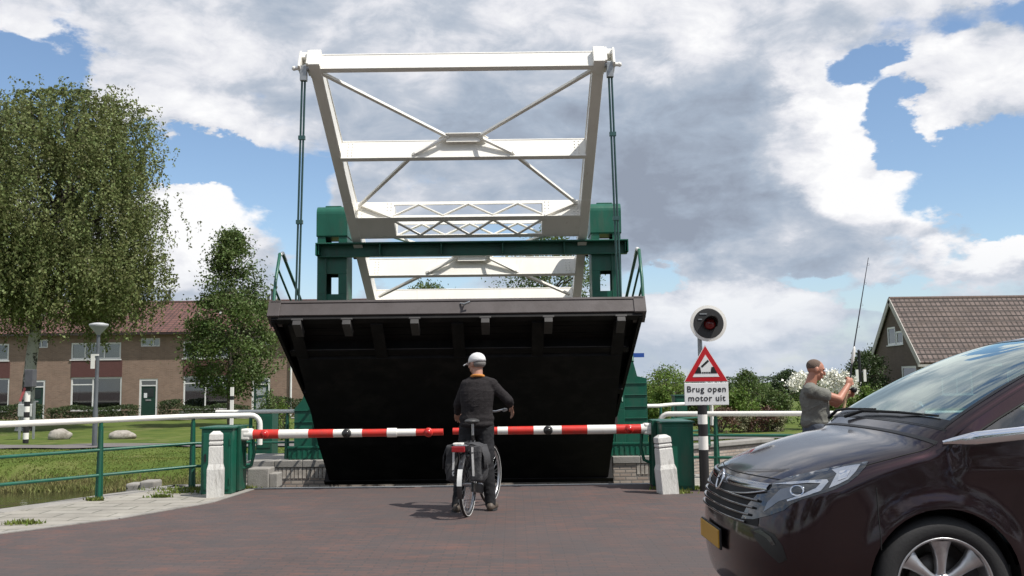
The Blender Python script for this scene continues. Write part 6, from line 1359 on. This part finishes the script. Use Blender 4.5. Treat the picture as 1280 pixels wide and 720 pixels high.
    conform(circ(997, 614, 9, 6.5), 'projector_ring', CHROME, .008, step=3); conform(circ(997, 614, 6.8, 4.8), 'projector_lens', mat('projector_glass', (.02, .025, .03), .03, coat=1), .011, step=3)
    conform([(1050, 590), (1064, 588), (1058, 598), (1047, 602)], 'chrome_bowl', CHROME, .008)
    # grille, emblem bar, lower intake, spoiler
    def gridpiece(u0, u1, t0, t1, nm, mt, off, nu=6, nt=24, ease=None, thick=.0):
        m = MB(); P = []
        for i in range(nu+1):
            u = u0+(u1-u0)*i/nu; P.append([sp(u, t0+(t1-t0)*j/nt, off if not ease else off*ease(i/nu, j/nt)) for j in range(nt+1)])
        m.grid(P); o = m.build(nm, mt, t)
        if thick: s_ = o.modifiers.new('t', 'SOLIDIFY'); s_.thickness = thick; s_.offset = 0
        return o
    ug = uh(4)+.06; ug1 = uh(7)+.0
    gr = gridpiece(ug, ug1, -.72, .72, 'grille', BL, .002)
    for k, u in enumerate(np.linspace(ug+.01, ug1-.10, 4)):
        m = MB(); w_ = .56+.04*k; m.tube([sp(u, th, .012) for th in np.linspace(-w_, w_, 26)], .0075, 6); m.build('grille_slat', mat('gloss_black', (.02, .02, .022), .15, coat=1), gr)
    m = MB(); P = [[sp(ug1-.055+q*.05+.03*abs(th)**1.5, th, .013 if 0 < q < 1 else .004) for q in (0, .25, .75, 1)] for th in np.linspace(-.72, .72, 40)]; m.grid(P); m.build('chrome_bar', mat('grille_chrome', (.40, .41, .43), .16, 1.0), gr)
    m = MB(); m.tube([sp(ug1-.10+.06*abs(th/.72)**2, th, .010) for th in np.linspace(-.72, .72, 40)], .006, 6); m.build('chrome_trim', MATS['grille_chrome'], gr)
    c = sp(ug1-.05, 0, .020); nn = Vector((-.93, 0, .36)); q_ = nn.to_track_quat('Z', 'Y').to_matrix(); m = MB(); m.tube([c+q_ @ Vector((.057*math.cos(a), .057*math.sin(a), 0)) for a in np.linspace(0, 2*math.pi, 33)[:-1]], .0075, 8, closed=True); em = m.build('emblem', CHROME, t)
    m = MB(); hh = q_ @ Vector((0, 0, 1)); a_ = Vector((0, 1, 0)); uu = nn.cross(a_); m.bar(c-a_*.06, c+a_*.008+uu*.006, .008, .012, up=nn); m.bar(c-a_*.008-uu*.006, c+a_*.06, .008, .012, up=nn); m.build('bolt', CHROME, em)
    gridpiece(uh(2)-.03, uh(3)+.02, -.62, .62, 'lower_intake', BL, .002)
    for u in np.linspace(uh(2)-.01, uh(3), 3): m = MB(); m.tube([sp(u, th, .008) for th in np.linspace(-.6, .6, 24)], .005, 6); m.build('intake_bar', DARK, t)
    conform([(938, 662), (950, 659), (968, 668), (978, 682), (984, 700), (974, 704), (958, 690), (946, 676)], 'fog_light_recess', mat('recess_black', (.012,)*3, .35), .0015)
    conform([(942, 664), (952, 662), (964, 671), (970, 681), (966, 682), (959, 673), (950, 667)], 'fog_light_trim', mat('recess_trim', (.10,)*3, .2, .8), .005)
    m = MB(); m.tube([sp(uh(1)-.03, th, .012) for th in np.linspace(-1.4, 1.4, 50)], .016, 8); m.build('spoiler_lip', DARK, t)
    # licence plate (no characters can be read in the photograph)
    m = MB(); m.box(Wp(-.058, 0, .475), (.012, .50, .10)); pl = m.build('licence_plate', mat('plate_yellow', (.50, .27, .02), .4, var=.04), t, bev=.003)
    m = MB(); m.box(Wp(-.050, 0, .475), (.014, .52, .115)); m.build('plate_holder', DARK, pl, bev=.004)
    # wheel arches, underbody
    m = MB(); m.b2(Wp(.35, -.62, .18), Wp(4.3, .62, .34)); m.build('underbody', BL, t)
    for (cx, cz) in WS:
        for sg in (1, -1):
            m = MB(); A_ = np.linspace(-.25, math.pi+.25, 28); m.grid([[Wp(cx+(RW+.005-.0*k)*math.cos(a), sg*y, cz+(RW+.005)*math.sin(a)) for k, y in enumerate((.86, .60))] for a in A_]); m.grid([[Wp(cx+RW*rr*math.cos(a), sg*.60, cz+RW*rr*math.sin(a)) for rr in (1.02, .02)] for a in A_]); m.build('wheel_arch_liner', BL, t)
            # wheel
            yo = .895; P0 = Wp(cx, 0, cz-.012); RT = .342
            m = MB(); sgn = -sg; c = Vector((P0.x, YC_-sg*yo, P0.z))
            prof = [(.235, .02), (.245, -.0), (.262, -.008), (.30, -.010), (.322, .002), (RT-.004, .022), (RT, .05), (RT, .17), (RT-.008, .195), (.30, .215), (.24, .205)]
            m.lathe([(r_, h_*sg) for r_, h_ in prof], c, 'Y', 72)
            for q in (.075, .112, .148): m.lathe([(RT+.0006, q*sg), (RT+.0006, (q+.008)*sg)], c, 'Y', 48)
            wh = m.build('wheel', RUBBER, t)
            ALU = mat('alloy_silver', (.56, .56, .57), .32, .85, var=.08, vs=6, dirt=(.25, .24, .23), ds=5, dth=(.55, .85))
            m = MB(); m.lathe([(.236, .02*sg), (.243, .0), (.238, -.004*sg), (.228, .006*sg), (.222, .03*sg), (.215, .10*sg), (.21, .19*sg)], c, 'Y', 64); 
            m.build('rim', ALU, wh)
            m = MB(); 
            for i in range(7):
                a = math.pi/2+i*2*math.pi/7; ca, sa = math.cos(a), math.sin(a)
                def W2(r_, w_, h_): return c+Vector((r_*ca-w_*sa, sg*h_, r_*sa+w_*ca))
                st_ = [(.035, .028, .045), (.08, .022, .030), (.13, .026, .020), (.18, .038, .014), (.222, .058, .012)]
                P = [[W2(r_, -w_, h_+.022), W2(r_, -w_*.8, h_+.002), W2(r_, 0, h_-.004), W2(r_, w_*.8, h_+.002), W2(r_, w_, h_+.022)] for r_, w_, h_ in st_]; m.grid(P); m.grid([[p for p in (r2_[0], r2_[0]+Vector((0, sg*.02, 0)))] for r2_ in P]); m.grid([[p for p in (r2_[-1], r2_[-1]+Vector((0, sg*.02, 0)))] for r2_ in P])
            m.lathe([(.0, .020*sg), (.03, .020*sg), (.045, .028*sg), (.062, .045*sg)], c, 'Y', 28); m.build('spokes', ALU, wh)
            m = MB()
            for i in range(5): a = i*2*math.pi/5+.3; m.lathe([(0, -.0), (.008, 0), (.009, .012*sg)], c+Vector((.047*math.cos(a), sg*.020, .047*math.sin(a))), 'Y', 8)
            m.lathe([(0, .014*sg), (.024, .015*sg), (.028, .022*sg)], c, 'Y', 20); m.build('hub_cap', CHROME, wh)
            m = MB(); m.lathe([(.06, .09*sg), (.15, .09*sg), (.15, .11*sg), (.0, .11*sg)], c, 'Y', 32); m.lathe([(.0, .16*sg), (.21, .16*sg)], c, 'Y', 32); m.build('brake_disc', mat('brake_steel', (.09, .085, .08), .45, .7), wh)
    # mirrors
    for sg in (1, -1):
        m = MB(); cc = Wp(1.56, sg*.985, 1.14); m.sphere(cc, (.075, .105, .072), 16); m.tube([Wp(1.50, sg*.87, 1.09), Wp(1.54, sg*.94, 1.10)], .028, 8); mm = fuse(m, 'door_mirror', PAINT, t, .008, 6)
        m = MB(); m.lathe([(0, 0), (.062, 0), (.060, .006), (0, .006)], cc+Vector((.066, 0, 0)), 'X', 18); m.build('mirror_glass', CHROME, mm)
    # roof rails
    for sg in (1, -1): m = MB(); m.tube([Wp(*[(p[0], sg*(p[1]-.02), p[2]+z_) for p in [S(u, 1.35)]][0]) for u, z_ in zip(np.linspace(uh(18), uh(22), 14), [0]+[.04]*12+[0])], .014, 8); m.build('roof_rail', mat('satin_rail', (.35, .35, .36), .3, .9), t)
    # tail lamps
    for sg in (1, -1): m = MB(); m.grid([[sp(u, sg*th, .006) for th in np.linspace(1.15, 1.5, 8)] for u in np.linspace(uh(24)+.1, uh(26), 8)]); m.build('tail_light', REDL, t)
    # interior
    IN = mat('interior_grey', (.055, .055, .057), .85, var=.2); m = MB(); m.b2(Wp(1.0, -.80, .35), Wp(4.2, .80, .42)); m.build('cabin_floor', IN, t)
    m = MB(); m.grid([[Wp(s, y, z) for y in np.linspace(-.78, .78, 12)] for s, z in ((.98, 1.05), (1.12, 1.075), (1.45, 1.06), (1.62, 1.01), (1.66, .85), (1.64, .5))]); m.b2(Wp(1.52, -.28-.14, 1.05), Wp(1.66, -.28+.14, 1.10)); m.build('dashboard', mat('dashboard_vinyl', (.20, .20, .20), .7), t, bev=.004)
    m = MB(); cc = Wp(1.82, -.38, .98); rx_ = Matrix.Rotation(R(-62), 3, 'Y'); m.tube([cc+rx_ @ Vector((.185*math.cos(a), .185*math.sin(a), 0)) for a in np.linspace(0, 6.283, 29)[:-1]], .014, 8, closed=True); m.tube([cc, cc-Vector((.2, 0, .08))], .03, 8); m.tube([cc+Vector((0, .18, 0)), cc-Vector((0, .18, 0))], .018, 6); m.build('steering_wheel', DARK, t)
    for s0, ys in ((1.95, (-.38, .38)), (2.85, (-.5, 0, .5))):
        for y in ys:
            m = MB(); w = .24 if len(ys) == 2 else .22; m.box(Wp(s0+.22, y, .60), (.50, w*2, .16)); rr = Matrix.Rotation(R(14), 3, 'Y'); m.box(Wp(s0+.52, y, .93), (.13, w*2-.03, .60), rr); m.box(Wp(s0+.63, y, 1.31), (.09, .25, .17), rr); m.tube([Wp(s0+.60, y-.05, 1.2), Wp(s0+.62, y-.05, 1.3)], .008, 6); m.build('seat', IN, t, bev=.04)
    m = MB(); m.box(Wp(1.78, 0, 1.44), (.03, .22, .07)); m.build('rear_view_mirror', DARK, t, bev=.01)
    m = MB(); m.b2(Wp(1.28, .10, 1.10), Wp(1.42, .26, 1.102)); m.build('paper_on_dashboard', mat('paper_white', (.75, .76, .78), .8), t)
    return t
car()
